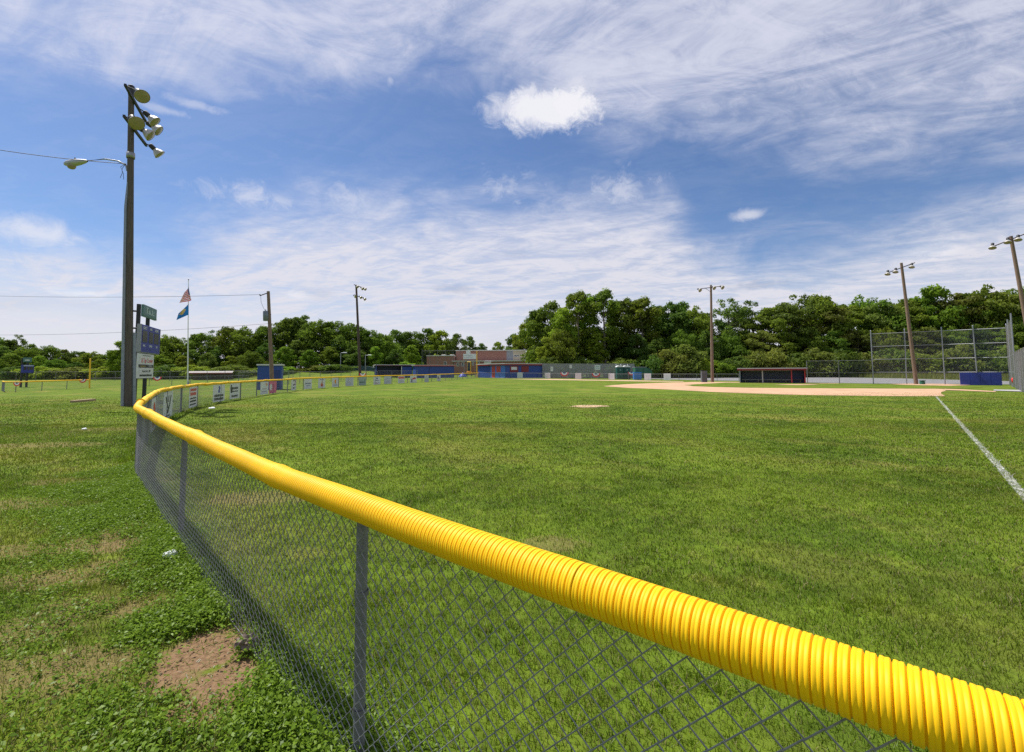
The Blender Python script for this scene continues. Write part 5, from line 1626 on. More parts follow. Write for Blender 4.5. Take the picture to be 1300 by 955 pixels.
# fence between dugout and backstop, then the backstop
bs_l = B(1108.5, 57); bs_r = B(1281.5, 49.6); wing = B(1289.5, 40.6)
mesh_fence("backstop_fence", [B(1025, 59.8), B(1066, 58.5), bs_l], 2.95, "chain link fence with one middle rail between dugout and backstop", post_gap=2.9, pr=.045, rails=(1.4,), pitch=.17, r=.0036)
bs = empty("backstop", bs_l, "tall chain link backstop with steel posts and three rails, right of the dugout", "backstop")
BH = 6.25
pl = [bs_l, bs_l.lerp(bs_r, .27), bs_l.lerp(bs_r, .56), bs_l.lerp(bs_r, .79), bs_r]
for p, px in zip(pl, (1105.2, 1148.2, 1194.8, 1234.8, 1277.2)):
    tp = W(px, project((p.x, p.y, 6.6))[1], p.y)
    m = MB(); m.tube([(p.x, p.y, -.05), (p.x * .5 + tp.x * .5, p.y, 3.3), (tp.x, p.y, 6.62)], .055, 8); m.lathe((tp.x, p.y, 6.62), (0, 0, 1), [(0, .07), (.06, .06), (.09, .02)], 8); m.build("post", M_GALV, bs)
for p in (bs_r.lerp(wing, .45), wing):
    m = MB(); m.tube([(p.x, p.y, -.05), (p.x, p.y, 6.75)], .055, 8); m.build("post", M_GALV, bs)
for z in (1.45, 3.05, 4.65, BH):
    m = MB(); m.tube([(p.x, p.y, z) for p in (bs_l, bs_r, wing)], .03, 7); m.build("rail", M_GALV, bs)
chainlink("chain_link_mesh", [(bs_l.x, bs_l.y), (bs_r.x, bs_r.y)], .05, BH, .14, .0046, M_GALV, bs, .003, 3, origin=tuple(bs_l))
chainlink("chain_link_mesh", [(bs_r.x, bs_r.y), (wing.x, wing.y)], .05, BH, .12, .0042, M_WIRE, bs, .003, 3, origin=tuple(bs_l))
wend = wing + (wing - bs_r).normalized() * 16
mesh_fence("wing_fence", [wing + (wing - bs_r).normalized() * .15, wend], 3.2, "grey chain link fence leading from the backstop out of the right edge", post_gap=2.8, pr=.04, pitch=.12, r=.0042)

# blue padded wall
A = B(1218.5, 51.3); Bq = B(1271.5, 49.3); t, n, w = frame_from(A, Bq)
zt = W(1245, 473.2, 50.3).z
pd = empty("padded_wall", A, "long royal blue padded wall in front of the backstop", "padded wall")
k = 4
for i in range(k):
    m = MB(); m.obox(A, t, n, w * i / k + .004, w * (i + 1) / k - .004, -.02, .14, .02, zt, .012); m.build("pad", M_PAD, pd)
m = MB(); m.obox(A, t, n, 0, w, -.10, -.025, 0, zt - .05); m.build("backing_board", M_PLANK, pd)

# red hooded box on a stake
p = B(1287.5, 44.5); st = empty("marker", p, "small bright red rounded marker on a thin stake by the backstop", "marker")
zc = W(1287, 482.3, 44.5).z
m = MB(); m.tube([p, (p.x, p.y, zc - .2)], .025, 6); m.build("stake", M_GALV, st)
m = MB(); m.lathe((p.x, p.y, zc - .3), (0, 0, 1), [(0, .10), (.03, .19), (.36, .21), (.48, .16), (.54, .05)], 14, cap0=True, cap1=True); m.build("body", M_BRED, st)
m = MB(); m.lathe((p.x + .02, p.y - .2, zc - .02), (0, -1, 0), [(0, .09), (.025, .09), (.03, .07)], 12, cap1=True); m.build("face", mat("pale_red", (.8, .3, .28), .4), st)

# green pump box at foot of leaning pole
p = B(1165, 53.9); m = MB(); m.obox(p, Xr, Yn, .1, .55, 0, .4, 0, .42, .06); o = m.build("storage_box", mat("box_green", (.02, .12, .08), .5), None, origin=tuple(p)); tag(o, "small dark green box at the foot of the leaning light pole", "box")
m = MB(); m.obox(p, Xr, Yn, .08, .57, -.02, .42, .424, .50, .03); m.build("lid", mat("box_green_lid", (.015, .08, .055), .5), o)

# grey cabinet left of the pole
p = B(894.6, 69.5); cbn = empty("cabinet", p, "dark grey steel utility cabinet left of the weathered light pole", "cabinet")
hc = W(894.6, 471.3, 69.5).z - p.z
m = MB(); m.obox(p, Xr, Yn, -.40, .40, -.5, 0, 0, hc, .02); m.build("body", M_CAB, cbn)
m = MB(); m.obox(p, Xr, Yn, -.34, .34, .002, .025, .15, hc - .3); dr = m.build("door", mat("cabinet_door", (.085, .09, .10), .5, .2), cbn)
m = MB(); m.obox(p, Xr, Yn, .22, .27, .027, .06, hc * .45, hc * .55); m.build("handle", M_GALV, dr)
m = MB(); m.obox(p, Xr, Yn, -.44, .44, -.54, .04, hc + .002, hc + .05); m.build("top", M_GPOST, cbn)

# portable toilet(s)
def toilet(px, d, label):
    p = B(px, d); o = empty("portable_toilet", p, label, "portable toilet", "green portable toilets")
    m = MB(); m.obox(p, Xr, Yn, -.58, .58, -1.16, 0, .12, 2.06, .04); m.build("cabin", M_GREENP, o)
    m = MB(); m.obox(p, Xr, Yn, -.62, .62, -1.2, .04, 0, .118); m.build("skid", M_DARK, o)
    m = MB(); m.obox(p, Xr, Yn, -.42, .42, .002, .03, .2, 1.95); dr = m.build("door", mat("toilet_door", (.012, .075, .065), .45), o)
    m = MB(); m.obox(p, Xr, Yn, -.10, .16, .032, .05, 1.45, 1.68); m.build("door_sign", M_GINK, dr)
    m = MB(); Z = Vector((0, 0, 1)); pr = [(-.62, 2.06), (-.62, 2.12), (-.45, 2.26), (-.2, 2.34), (.2, 2.34), (.45, 2.26), (.62, 2.12), (.62, 2.06)]
    f0 = [p + Xr * a + Yn * .05 + Z * z for a, z in pr]; f1 = [p + Xr * a - Yn * 1.2 + Z * z for a, z in pr]; kk = len(pr)
    m.add(f0 + f1, [tuple(range(kk)), tuple(range(2 * kk - 1, kk - 1, -1))] + [(i, kk + i, kk + (i + 1) % kk, (i + 1) % kk) for i in range(kk)]); m.build("roof", M_WHITE, o)
    m = MB(); m.tube([p + Xr * .35 - Yn * .9 + Z * 2.2, p + Xr * .35 - Yn * .9 + Z * 2.55], .05, 8); m.build("vent_pipe", M_WHITE, o)
    o.scale = (1.22, 1.22, 1.26)


toilet(787.6, 98.5, "green portable toilet with white roof, left of a matching pair")
toilet(796.2, 98.8, "green portable toilet with white roof, right of a matching pair")
# dumpster with sloped lid and blue bin
p = B(817.5, 91); du = empty("dumpster", p, "dark green dumpster with sloped pale lid, right of the portable toilets", "dumpster")
m = MB(); Z = Vector((0, 0, 1)); prof = [(-1.25, .15), (1.15, .15), (1.25, 1.05), (.4, 1.45), (-1.25, 1.45)]
f0 = [p + Xr * a + Z * z for a, z in prof]; f1 = [p + Xr * a - Yn * 1.6 + Z * z for a, z in prof]; kk = 5
m.add(f0 + f1, [tuple(range(kk)), tuple(range(2 * kk - 1, kk - 1, -1))] + [(i, kk + i, kk + (i + 1) % kk, (i + 1) % kk) for i in range(kk)]); m.build("body", M_GREEND, du)
m = MB(); m.obox(p + Z * 1.46, Xr, Yn, -1.3, .42, -1.65, .06, 0, .06); m.add([p + Xr * .42 + Yn * .06 + Z * 1.5, p + Xr * 1.42 + Yn * .06 + Z * 1.08, p + Xr * 1.42 - Yn * 1.65 + Z * 1.08, p + Xr * .42 - Yn * 1.65 + Z * 1.5], [(0, 1, 2, 3)]); m.build("lid", M_GREYW, du)
m = MB(); [m.obox(p, Xr, Yn, a - .06, a + .06, .002, .06, .15, 1.4) for a in (-.8, 0, .8)]; m.build("rib", M_GREEND, du)
du.scale = (1.35, 1.2, 1.7)
p = B(809.8, 89.5); bn = empty("recycling_bin", p, "low bright blue bin in front of the green dumpster", "bin")
m = MB(); m.obox(p, Xr, Yn, -.75, .75, -.9, 0, .05, .72, .06); m.build("body", M_BIN, bn); m = MB(); m.obox(p, Xr, Yn, -.79, .79, -.94, .04, .724, .80, .02); m.build("lid", M_BIN, bn)
bn.scale = (1.0, 1.0, 1.9)

# far field backstop with white signs, small machine, soil heap, tarp heap
f = mesh_fence("far_backstop", [B(535.5, 128), B(577, 126), B(593, 124)], W(560, 445.3, 127).z - B(560, 127).z, "tall pale chain link backstop of the next field, in front of the school", post_gap=2.4, pr=.04, pitch=.32, r=.0055, rails=(3.0,), extra_top=.5)
p = W(594.5, 452.5, 122); lg = empty("league_sign", B(594.5, 122), "white sign with a round top badge on two posts before the school", "sign")
m = MB(); m.obox(p, Xr, Yn, -1.35, 2.1, 0, .08, -.75, .65, .01); m.build("panel", M_WHITE, lg)
m = MB(); disc(m, p, Xr, Yn, 0, 1.05, .62, .7, .05, 20); disc(m, p, Xr, Yn, 0, 1.05, .62, .7, .0, 20); m.build("badge", M_WHITE, lg)
m = MB(); strokes(m, p + Yn * .08, Xr, Yn, [(.2, .3), (-.3, .25)], 2.2, 77); m.build("lettering", M_GBAN, lg)
for a in (-1.1, 1.8): m = MB(); m.tube([(p.x + a, p.y + .1, B(594, 122).z), (p.x + a, p.y + .1, p.z + .5)], .06, 6); m.build("post", M_GALV, lg)
p = B(595.3, 140); mc = empty("loader", p, "small yellow orange machine parked before the brick school", "machine")
zt = W(595, 459, 140).z - p.z
m = MB(); m.obox(p, Xr, Yn, -.8, .8, -2, 0, .5, 1.3, .1); m.build("body", M_ORINK, mc)
m = MB(); m.obox(p, Xr, Yn, -.6, .5, -1.6, -.3, 1.302, zt, .1); cab_ = m.build("cab", M_YPAINT, mc)
m = MB(); m.obox(p, Xr, Yn, -.45, .35, -.298, -.27, 1.5, zt - .25); m.build("windscreen", M_GLASS, cab_)
for a in (-.7, .7):
    for b in (-.3, -1.7): m = MB(); m.lathe(p + Xr * (a - .12) - Yn * -b + Vector((0, 0, .42)), Xr, [(0, .25), (0, .42), (.24, .42), (.24, .25)], 14, cap0=True, cap1=True); m.build("wheel", M_BLACK, mc)


def heap(name, px, d, w, h, m, label, seed):
    r = np.random.default_rng(seed); p = B(px, d); b = MB(); K, R = 18, 6; vs_ = []
    for j in range(R + 1):
        f = j / R
        for i in range(K):
            a = 2 * math.pi * i / K; rr = (1 - f) ** .7 * (1 + r.uniform(-.16, .16)); vs_.append((p.x + w / 2 * rr * math.cos(a), p.y + w / 2 * rr * math.sin(a), p.z - .1 + (h + .1) * (f ** .8) * (1 + r.uniform(-.08, .08) * f)))
    b.add(vs_, [(j * K + i, j * K + (i + 1) % K, (j + 1) * K + (i + 1) % K, (j + 1) * K + i) for j in range(R) for i in range(K)], True)
    return tag(b.build(name, m, None, origin=tuple(p)), label, "heap")


heap("tarp_heap", 587.5, 120, 2.2, 1.1, M_TARP, "heap under a blue tarp behind the far end of the outfield fence", 3)
heap("soil_heap", 609.5, 128, 2.6, 1.4, M_SOIL, "low brown soil heap left of the blue concession building", 4)
heap("soil_heap", 617.5, 127, 3.4, 2.1, M_SOIL, "taller brown soil heap touching the left of the concession building", 5)

# far left long shelter roof and a second one near the car park
A = B(240, 96); Bq = B(293, 99); t, n, w = frame_from(A, Bq); sr = empty("shelter", A, "long low shelter with pale red edged roof, right of the flagpole", "shelter")
zt = W(265, 471.2, 97).z - A.z
m = MB(); P = lambda a, b, z: A + t * a + n * b + Vector((0, 0, z))
m.add([P(-.3, .3, zt - .35), P(w + .3, .3, zt - .35), P(w + .3, -1.5, zt), P(-.3, -1.5, zt), P(w + .3, -3.2, zt - .3), P(-.3, -3.2, zt - .3)], [(0, 1, 2, 3), (3, 2, 4, 5)]); rf = m.build("roof", mat("dull_pale_roof", (0.36, 0.33, 0.31), .8), sr)
m = MB(); m.obox(A, t, n, -.3, w + .3, .25, .32, zt - .60, zt - .352); m.build("fascia", mat("brick_red_fascia", (.24, .06, .05), .6), rf)
for i in range(5): m = MB(); a = w * i / 4; m.obox(A, t, n, a - .08, a + .08, -.1, .06, -.1, zt - .40); m.build("post", M_DARK, sr)
m = MB(); m.obox(A, t, n, 0, w, -3, -2.9, -.1, zt - .4); m.build("back_wall", mat("shelter_brown", (.13, .09, .07), .8), sr)
A = B(379, 122); Bq = B(410, 124); t, n, w = frame_from(A, Bq); sr = empty("shelter", A, "far low brown roofed shelter with pale end posts, under the left trees", "shelter"); zt = W(395, 463.5, 123).z - A.z
m = MB(); m.obox(A, t, n, .35, w - .35, -3, .2, zt - .45, zt); m.build("roof", mat("brown_roof", (.21, .12, .09), .8), sr)
for a in (.1, w * .5, w - .1): m = MB(); m.obox(A, t, n, a - .22, a + .22, .0, .45, -.1, zt + .04); m.build("post", M_ROOFW, sr)
mesh_fence("green_fence", [B(426, 122), B(450, 122), B(477, 120)], W(440, 464.6, 122).z - B(440, 122).z, "green screened fence between far shelter and open dugout", post_gap=3, pr=.05, pitch=.3, r=.005, top=mat("green_rail", (.08, .16, .14), .5), screen=mat("green_windscreen", (.028, .085, .085), .9))

# slim car park lamps under the left woods
for px, yt, side_, lb in ((432, 448, 1, "slim pale car park lamp left of the slim floodlight pole"), (463.5, 451, 1, "slim pale car park lamp just right of the slim floodlight pole")):
    p = B(px, 116); zt = W(px, yt, 116).z; o = empty("lamp_post", p, lb, "lamp post", "pale car park lamp posts")
    m = MB(); m.tube([p, (p.x, p.y, zt)], .09, 8); m.build("post", M_GALV, o)
    m = MB(); m.tube([(p.x, p.y, zt - .05), (p.x + .8, p.y, zt)], .05, 6); m.build("arm", M_GALV, o); m = MB(); m.obox((p.x, p.y, zt), Xr, Yn, .7, 1.5, -.2, .2, -.08, .14, .04); m.build("lamp_head", M_WHITE, o)

# plank, litter, rock
A = G(95.5, 511.2); Bq = G(122, 508.8); t, n, w = frame_from(A, Bq)
m = MB(); m.obox(A, t, n, 0, w, -.28, 0, .0, .13, .012); tag(m.build("plank", M_PLANK, None, origin=tuple(A)), "weathered wooden plank lying on the grass left of the tall pole", "plank")


def crumple(name, px, py, w, h, m, label, seed, cat, k=2):
    import bmesh
    bm = bmesh.new(); bmesh.ops.create_icosphere(bm, subdivisions=k + 1, radius=1); r = random.Random(seed)
    p = G(px, py, .055 if name == "crumpled_paper" else h * .6)
    p.z -= .03
    for v in bm.verts:
        s = 1 + (r.uniform(-.28, .18) if cat != "litter" else r.uniform(-.13, .10) + .12 * math.sin(v.co.x * 4 + v.co.y * 3)); v.co = Vector((v.co.x * w / 2 * s, v.co.y * w / 2.4 * s, max(-.2, v.co.z * s) * h + h * .35))
    me = bpy.data.meshes.new(name); bm.to_mesh(me); bm.free(); me.polygons.foreach_set("use_smooth", [cat == "litter"] * len(me.polygons)); me.materials.append(m); o = bpy.data.objects.new(name, me); o.location = p + Vector((0, 0, .03)); COL.objects.link(o)
    return tag(o, label, cat)


crumple("crumpled_paper", 217, 708, .125, .05, M_PAPER, "crumpled white paper ball in the weeds beside the fence post", 1, "litter")
crumple("paper_scrap", 107.5, 545.5, .14, .04, M_PAPER, "small white scrap on the lawn below the wooden plank", 2, "litter")
crumple("paper_scrap", 269.5, 519, .30, .06, M_PAPER, "flat white scrap on the field grass near the banners", 3, "litter")
crumple("rock", 314, 822, .13, .06, M_ROCK, "small brown stone at the edge of the bare earth by the fence", 4, "stone")


# ------------------------------------------------------------------ trees
def foliage_mat(name, dark, light):
    m = bpy.data.materials.new(name); m.use_nodes = True
    t = m.node_tree
    for n in list(t.nodes): t.nodes.remove(n)
    N = t.nodes.new; L = t.links.new
    o = N("ShaderNodeOutputMaterial"); at = N("ShaderNodeAttribute"); at.attribute_name = "tint"
    c = N("ShaderNodeMix"); c.data_type = 'RGBA'; c.inputs["A"].default_value = (*dark, 1); c.inputs["B"].default_value = (*light, 1)
    L(at.outputs["Fac"], c.inputs["Factor"])
    oi = N("ShaderNodeObjectInfo")
    h = N("ShaderNodeHueSaturation")
    mr = N("ShaderNodeMapRange"); mr.inputs["To Min"].default_value = .475; mr.inputs["To Max"].default_value = .518; L(oi.outputs["Random"], mr.inputs["Value"]); L(mr.outputs["Result"], h.inputs["Hue"])
    m2 = N("ShaderNodeMath"); m2.operation = 'FRACT'; m3 = N("ShaderNodeMath"); m3.operation = 'MULTIPLY'; m3.inputs[1].default_value = 7.31; L(oi.outputs["Random"], m3.inputs[0]); L(m3.outputs[0], m2.inputs[0])
    mv = N("ShaderNodeMapRange"); mv.inputs["To Min"].default_value = .78; mv.inputs["To Max"].default_value = 1.2; L(m2.outputs[0], mv.inputs["Value"]); L(mv.outputs["Result"], h.inputs["Value"])
    L(c.outputs["Result"], h.inputs["Color"])
    d = N("ShaderNodeBsdfDiffuse"); tr = N("ShaderNodeBsdfTranslucent"); g = N("ShaderNodeBsdfGlossy"); g.inputs["Roughness"].default_value = .5
    L(h.outputs["Color"], d.inputs["Color"]); L(h.outputs["Color"], tr.inputs["Color"])
    a = N("ShaderNodeMixShader"); a.inputs[0].default_value = .54; L(d.outputs[0], a.inputs[1]); L(tr.outputs[0], a.inputs[2])
    b = N("ShaderNodeMixShader"); b.inputs[0].default_value = .008; L(a.outputs[0], b.inputs[1]); L(g.outputs[0], b.inputs[2]); L(b.outputs[0], o.inputs["Surface"])
    return m


FOL = {"mid": foliage_mat("foliage_mid", (0.081, 0.140, 0.014), (0.213, 0.310, 0.032)),
       "dark": foliage_mat("foliage_dark", (0.063, 0.117, 0.017), (0.161, 0.247, 0.034)),
       "bright": foliage_mat("foliage_bright", (0.113, 0.190, 0.014), (0.287, 0.402, 0.037)),
       "olive": foliage_mat("foliage_olive", (0.098, 0.138, 0.021), (0.247, 0.310, 0.052))}


def make_tree(seed, H, Wd, base, ncl, nleaf, ls, flat=.75, top=.55, crad=(.10, .19), col="mid", bark=None, stems=1, sparse=0.0, lean=0.0):
    """prototype at the origin: tapered trunk with limbs and a crown of leaf clumps; returns (crown data, trunk MB)"""
    r = np.random.default_rng(seed)
    ch = H - base
    cen = []
    k1, k2 = r.uniform(0, 6.28, 2)
    while len(cen) < ncl:
        tt = r.beta(1.25, 1.05); th = r.uniform(0, 2 * np.pi)
        prof = (math.sin(math.pi * (0.10 + 0.86 * tt ** (1.0 + (top - .5)))) ** .62)
        R = Wd / 2 * prof * (1 + .22 * math.sin(2 * th + k1) + .16 * math.sin(3 * th + k2 + 4 * tt)) * r.uniform(.78, 1.08)
        q = r.uniform(.30, 1.0) ** .55
        c = np.array([math.cos(th) * R * q + lean * tt * ch, math.sin(th) * R * q, base + ch * (.04 + .90 * tt) + r.normal(0, .02 * H)])
        rad = Wd * r.uniform(*crad) * (1.0 - .35 * max(0, tt - .6) / .4)
        cen.append((c, rad))
    V = []; T = []
    for c, rad in cen:
        n = int(1.35 * nleaf * r.uniform(.6, 1.3) * (rad / (Wd * sum(crad) / 2)) ** 1.6)
        d = r.normal(0, 1, (n, 3)); d[:, 2] += .35; d /= np.linalg.norm(d, axis=1)[:, None]
        # sub-lobes make each clump uneven
        lob = 1 + .28 * np.sin(d[:, 0] * 5 + seed + c[0]) * np.sin(d[:, 1] * 5 + c[1]) + .16 * np.sin(d[:, 2] * 7 + c[2])
        rr = rad * lob * r.uniform(.62, 1.08, n)
        p = c + d * rr[:, None] * np.array([1.08, 1.08, flat])
        nn = d + r.normal(0, .55, (n, 3)) + np.array([0, 0, .25]); nn /= np.linalg.norm(nn, axis=1)[:, None]
        u = np.cross(nn, r.normal(0, 1, (n, 3))); u /= np.linalg.norm(u, axis=1)[:, None] + 1e-9; w = np.cross(nn, u)
        s = 1.12 * ls * r.uniform(.55, 1.35, n)
        a = u * s[:, None]; b = w * (s * r.uniform(.35, .62, n))[:, None]; dr = np.array([0, 0, -1.0]) * (s * .22)[:, None]
        V.append(np.stack([p - a + dr, p - b, p + a + dr, p + b], 1).reshape(-1, 3))
        ct = r.normal(.5, .16)
        T.append(np.repeat(np.clip(ct + r.normal(0, .16, n), 0, 1), 4))
    V = np.concatenate(V); T = np.concatenate(T)
    mb = MB()
    for s in range(stems):
        ox = (s - (stems - 1) / 2) * Wd * .10; hx = ox * 2.2
        tp = [(ox, 0, -.3), (ox + r.uniform(-.1, .1), r.uniform(-.1, .1), H * .2), (hx * .6 + r.uniform(-.25, .25), r.uniform(-.25, .25), H * .5), (hx + r.uniform(-.4, .4) + lean * ch * .6, r.uniform(-.4, .4), H * .86)]
        r0 = H * .016 / (1 + .4 * (stems - 1)) + .05
        mb.tube(tp, [r0 * 1.25, r0, r0 * .65, r0 * .2], 8)
    order = r.permutation(len(cen))[:min(len(cen), 16 + 8 * stems)]
    for i in order:
        c, rad = cen[i]
        z0 = max(base * .5, min(c[2] - (abs(c[0]) + abs(c[1])) * .55 - .6, H * .8)); z0 = max(z0, H * .12)
        f = z0 / H
        st = Vector((0.0, 0.0, z0)); e = Vector(c); mid = st.lerp(e, .55) + Vector((r.uniform(-.3, .3), r.uniform(-.3, .3), -.25))
        rb = (H * .016 + .05) * (1 - f) * .42 + .03
        mb.tube([st, mid, e], [rb, rb * .65, rb * .2], 6)
    return V, T, mb, col, bark or M_BARK, H


PROTO = {}


def proto(name, *a, **k): PROTO[name] = make_tree(*a, **k)


proto("broad1", 1, 16, 11.5, 2.0, 62, 150, .30, col="mid")
proto("broad2", 2, 15, 12.5, 1.2, 66, 150, .30, col="mid", top=.45)
proto("broad3", 3, 16, 10.0, 1.6, 56, 150, .30, col="bright", top=.6)
proto("tall1", 4, 22, 8.0, 5.0, 58, 130, .28, crad=(.12, .21), col="mid", bark=M_PBARK, top=.62)
proto("tall2", 5, 21, 7.2, 3.5, 54, 130, .28, crad=(.12, .22), col="bright", bark=M_PBARK, top=.65)
proto("tall3", 6, 20, 8.5, 3.0, 58, 135, .28, crad=(.11, .2), col="dark", top=.55)
proto("layered", 7, 18, 12.0, 2.5, 64, 150, .28, flat=.45, crad=(.10, .18), col="olive", top=.55)
proto("layered2", 8, 17, 11.0, 2.0, 60, 150, .28, flat=.5, crad=(.10, .18), col="mid", top=.5)
proto("airy", 9, 19, 10.5, 5.0, 34, 95, .26, crad=(.08, .15), col="dark", top=.6)
proto("dark1", 10, 16, 11.0, 1.2, 66, 155, .30, col="dark", top=.5)
proto("bush1", 11, 5.0, 6.0, .1, 34, 120, .22, crad=(.13, .24), col="bright", stems=3, top=.4)
proto("bush2", 12, 5.5, 6.5, .1, 36, 120, .22, crad=(.13, .24), col="olive", stems=3, top=.4)
proto("bush3", 13, 4.5, 6.5, .1, 34, 120, .22, crad=(.13, .24), col="dark", stems=3, top=.4)
DESC = {"broad1": "broad rounded", "broad2": "wide full crowned", "broad3": "bright green rounded", "tall1": "tall pale trunked", "tall2": "tall slender light green", "tall3": "tall dark", "layered": "olive layered", "layered2": "flat tiered green",
        "airy": "airy thin leaved", "dark1": "dense dark", "bush1": "bright green bushy", "bush2": "olive bushy", "bush3": "dark bushy"}
ORIG = {}
PLAN = []     # px, top_y, depth, kind, width factor


def line(specs, row):
    for px, ty, d, kind, wf in specs: PLAN.append((px, ty, d, kind, wf, row))


# right hand woods: tallest line
line([(652, 424, 205, "dark1", .8), (667, 410, 200, "broad3", .9), (688, 392, 126, "broad1", .8), (700, 383, 128, "dark1", .9), (716, 392, 118, "broad3", .75), (734, 368, 120, "tall1", 1.0), (750, 372, 124, "tall2", 1.1), (768, 366, 121, "tall1", 1.05), (786, 382, 126, "tall2", 1.1),
      (800, 376, 124, "tall3", 1.1), (816, 376, 122, "tall1", 1.1), (836, 386, 126, "tall3", 1.05), (852, 381, 125, "tall3", 1.0), (868, 384, 130, "dark1", .8), (884, 391, 124, "broad2", .75), (905, 396, 126, "airy", .9), (928, 378, 124, "airy", 1.0), (922, 418, 128, "dark1", .6), (944, 396, 132, "dark1", .8), (958, 380, 126, "airy", .95), (980, 388, 121, "layered2", 1.0),
      (1004, 381, 120, "layered", .95), (1018, 373, 124, "airy", 1.0), (1036, 375, 122, "broad1", .9), (1056, 384, 119, "layered", .95), (1082, 385, 121, "layered2", 1.0), (1104, 377, 122, "broad2", .8), (1126, 381, 119, "layered", .95), (1146, 386, 124, "dark1", .85), (1158, 378, 118, "layered2", .85), (1178, 376, 119, "broad1", .8), (1194, 363, 117, "broad3", .9),
      (1216, 370, 116, "layered", .9), (1238, 371, 115, "layered2", .9), (1258, 365, 114, "broad2", .75), (1280, 367, 112, "layered", .9), (1300, 366, 111, "broad1", .85), (1326, 364, 110, "layered2", .95), (1352, 362, 108, "dark1", .9)], "back row")
line([(694, 428, 114, "broad3", .7), (712, 418, 113, "broad2", .75), (760, 420, 117, "tall2", 1.0), (808, 424, 117, "dark1", .8), (836, 428, 117, "tall3", .9), (866, 420, 117, "broad2", .75), (898, 420, 118, "dark1", .75), (926, 424, 119, "broad2", .7), (970, 418, 117, "layered", .85), (1000, 424, 116, "layered2", .85), (1028, 416, 116, "broad1", .7), (1060, 418, 115, "layered2", .85),
      (1092, 420, 115, "layered", .85), (1124, 416, 114, "broad2", .7), (1150, 420, 114, "layered2", .8), (1182, 414, 112, "layered", .85), (1212, 416, 111, "broad2", .7), (1244, 412, 110, "dark1", .75), (1276, 414, 108, "layered2", .85), (1308, 410, 106, "broad1", .75), (1340, 408, 104, "layered", .85)], "middle row")
line([(700, 455, 111, "bush3", 1.2), (728, 452, 112, "bush3", 1.1), (790, 456, 113, "bush3", 1.2), (826, 452, 112, "bush3", 1.2), (846, 446, 112, "bush2", 1.25), (868, 440, 112, "bush2", 1.35), (890, 456, 112, "bush1", 1.0), (914, 458, 113, "bush1", 1.0), (936, 454, 113, "bush3", 1.1), (960, 448, 113, "bush2", 1.2), (984, 444, 112, "bush2", 1.2), (1010, 450, 112, "bush3", 1.2), (1040, 444, 111, "bush2", 1.3),
      (1072, 446, 110, "bush3", 1.3), (1100, 450, 110, "bush2", 1.2), (1130, 444, 109, "bush3", 1.3), (1160, 446, 108, "bush2", 1.3), (1192, 450, 106, "bush1", 1.2), (1220, 440, 105, "bush2", 1.3), (1252, 446, 104, "bush3", 1.3), (1282, 442, 102, "bush2", 1.3), (1312, 440, 100, "bush1", 1.3)], "front row")
line([(705, 436, 122, "dark1", .9), (745, 432, 127, "dark1", .9), (772, 430, 128, "dark1", .9), (792, 434, 127, "broad2", .8), (822, 436, 126, "dark1", .9), (950, 436, 127, "dark1", .9), (905, 436, 126, "dark1", .9)], "shaded back row")
# left hand woods
line([(-34, 430, 128, "dark1", 1), (-12, 428, 128, "broad1", .9), (8, 432, 130, "dark1", .85), (19, 424, 131, "airy", .62), (36, 437, 130, "dark1", .8), (58, 439, 128, "broad2", .8), (78, 444, 130, "dark1", .9), (98, 446, 132, "broad1", .9), (116, 447, 132, "broad2", .9), (136, 449, 132, "dark1", .85), (152, 433, 108, "broad3", .75), (172, 440, 120, "broad1", .8), (190, 434, 122, "broad2", .75), (212, 426, 118, "broad2", .85),
      (236, 428, 122, "airy", .75), (254, 423, 122, "broad1", .8), (270, 418, 124, "airy", .8), (288, 415, 123, "broad1", .85), (310, 416, 122, "broad2", .8), (332, 414, 126, "broad1", .8), (350, 408, 128, "airy", .85), (366, 404, 130, "broad1", .85), (381, 399, 132, "tall3", 1.1), (400, 407, 130, "broad2", .9), (424, 408, 132, "broad1", .95), (446, 411, 132, "broad2", .9), (468, 419, 134, "broad1", .9), (484, 424, 140, "broad2", .9),
      (502, 419, 185, "dark1", 1.1), (522, 421, 190, "broad1", 1.1), (544, 417, 195, "dark1", 1.1), (560, 420, 190, "broad3", 1.1), (579, 424, 190, "dark1", .9), (597, 427, 200, "dark1", .7), (612, 436, 230, "dark1", .8), (632, 434, 235, "broad3", .8)], "back row")
line([(0, 440, 121, "dark1", .8), (30, 442, 121, "broad2", .8), (214, 442, 117, "dark1", .8), (244, 444, 117, "dark1", .8), (275, 440, 118, "dark1", .8), (305, 440, 118, "dark1", .8), (338, 436, 119, "dark1", .8), (375, 432, 123, "dark1", .8), (432, 432, 127, "dark1", .8), (462, 434, 130, "dark1", .8), (-20, 452, 116, "broad2", .75), (12, 450, 116, "broad1", .7), (48, 452, 116, "broad3", .65), (70, 456, 116, "broad2", .7), (96, 460, 117, "dark1", .75), (126, 456, 117, "broad3", .7), (146, 452, 112, "broad3", .7), (204, 450, 112, "broad2", .75), (232, 452, 113, "broad3", .7), (262, 448, 113, "dark1", .7), (292, 452, 113, "broad3", .7), (318, 446, 114, "broad2", .7), (360, 440, 116, "broad3", .75), (392, 444, 118, "broad3", .7),
      (416, 440, 124, "broad1", .8), (448, 440, 124, "dark1", .8), (476, 440, 128, "broad3", .7), (500, 444, 132, "dark1", .8), (522, 438, 150, "broad3", .75), (548, 440, 192, "broad1", .7)], "middle row")
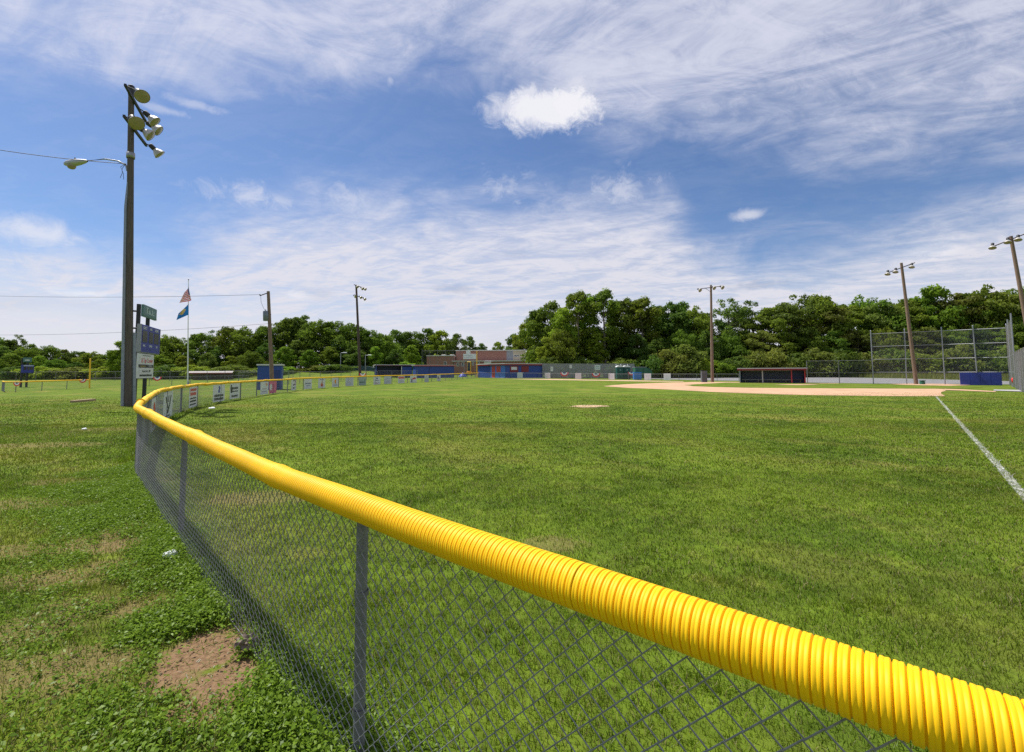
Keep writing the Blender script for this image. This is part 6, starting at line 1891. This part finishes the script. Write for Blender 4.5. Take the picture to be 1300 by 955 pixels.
line([(20, 466, 112, "bush3", 1.3), (60, 466, 112, "bush1", 1.3), (100, 467, 112, "bush2", 1.3), (140, 466, 110, "bush1", 1.3), (210, 464, 108, "bush3", 1.3), (250, 464, 108, "bush1", 1.2), (300, 464, 108, "bush3", 1.3), (350, 464, 110, "bush1", 1.3), (405, 464, 118, "bush2", 1.2), (430, 463, 116, "bush3", 1.2), (515, 460, 124, "bush1", 1.2)], "front row")

LAND = [(-80, 24, "at the far left edge"), (24, 62, "behind the distant scoreboard"), (62, 135, "behind the far left foul pole"), (135, 205, "behind the near scoreboard"), (205, 275, "behind the flagpole"), (275, 322, "between flagpole and blue shed"), (322, 372, "behind the blue shed"),
        (372, 440, "right of the blue shed"), (440, 478, "behind the slim pole"), (478, 532, "behind the far open dugout"), (532, 640, "behind the brick school"), (640, 690, "behind the concession building"), (690, 745, "behind grey screened fence's left half"), (745, 800, "behind grey screened fence's right half"), (800, 860, "behind the green dumpster"), (860, 935, "behind the three-lamp pole"),
        (935, 985, "behind the dugout's left half"), (985, 1030, "behind the dugout's right half"), (1030, 1105, "between dugout and backstop"), (1105, 1170, "behind the backstop's left"), (1170, 1218, "right of the leaning pole"), (1218, 1275, "behind the blue padded wall"), (1275, 1400, "at the far right edge")]
ORD = ["leftmost", "second", "third", "fourth", "fifth", "sixth", "seventh", "eighth"]
groups_ = {}
for it in PLAN:
    for a, b, ph in LAND:
        if a <= it[0] < b: groups_.setdefault((ph, it[5]), []).append(it); break
for (ph, row), items in groups_.items():
    items.sort(key=lambda q: q[0])
    for k, (px, ty, d, kind, wf, _) in enumerate(items):
        if len(items) == 1: lb = f"{DESC[kind]} tree, alone in {row} {ph}"
        else:
            pos = "leftmost" if k == 0 else ("rightmost" if k == len(items) - 1 else ORD[k] + " from left")
            lb = f"{DESC[kind]} tree, {pos} in {row} {ph}"
        if kind.startswith("bush"): lb = lb.replace(" tree,", " shrub,")
        base = B(px, d); Hw = W(px, ty, d).z - base.z
        V, T, mb, col, bark, H0 = PROTO[kind]
        sz = Hw / H0; sxy = wf * (0.35 + 0.65 * sz) if not kind.startswith("bush") else wf
        name = "shrub" if kind.startswith("bush") else "tree"
        if kind not in ORIG:
            root = bpy.data.objects.new(name, None); COL.objects.link(root)
            cr = np_mesh("crown", V, 4, FOL[col], None, {"tint": T}); cr.parent = root
            tk = mb.build("trunk" if name == "tree" else "stems", bark); tk.parent = root
            ORIG[kind] = (root, cr, tk)
        else:
            r0, c0, t0 = ORIG[kind]
            root = r0.copy(); COL.objects.link(root)
            for ch in (c0, t0):
                cc_ = ch.copy(); COL.objects.link(cc_); cc_.parent = root
        root.location = base; root.rotation_euler = (0, 0, random.uniform(0, 6.28)); root.scale = (sxy, sxy, sz)
        tag(root, lb, name, "trees of the right hand woods" if px > 645 else "trees of the left hand woods")

scene.cycles.max_bounces = 6
scene.cycles.diffuse_bounces = 4
scene.cycles.glossy_bounces = 2
scene.cycles.transparent_max_bounces = 12
scene.cycles.transmission_bounces = 3
scene.cycles.use_denoising = False
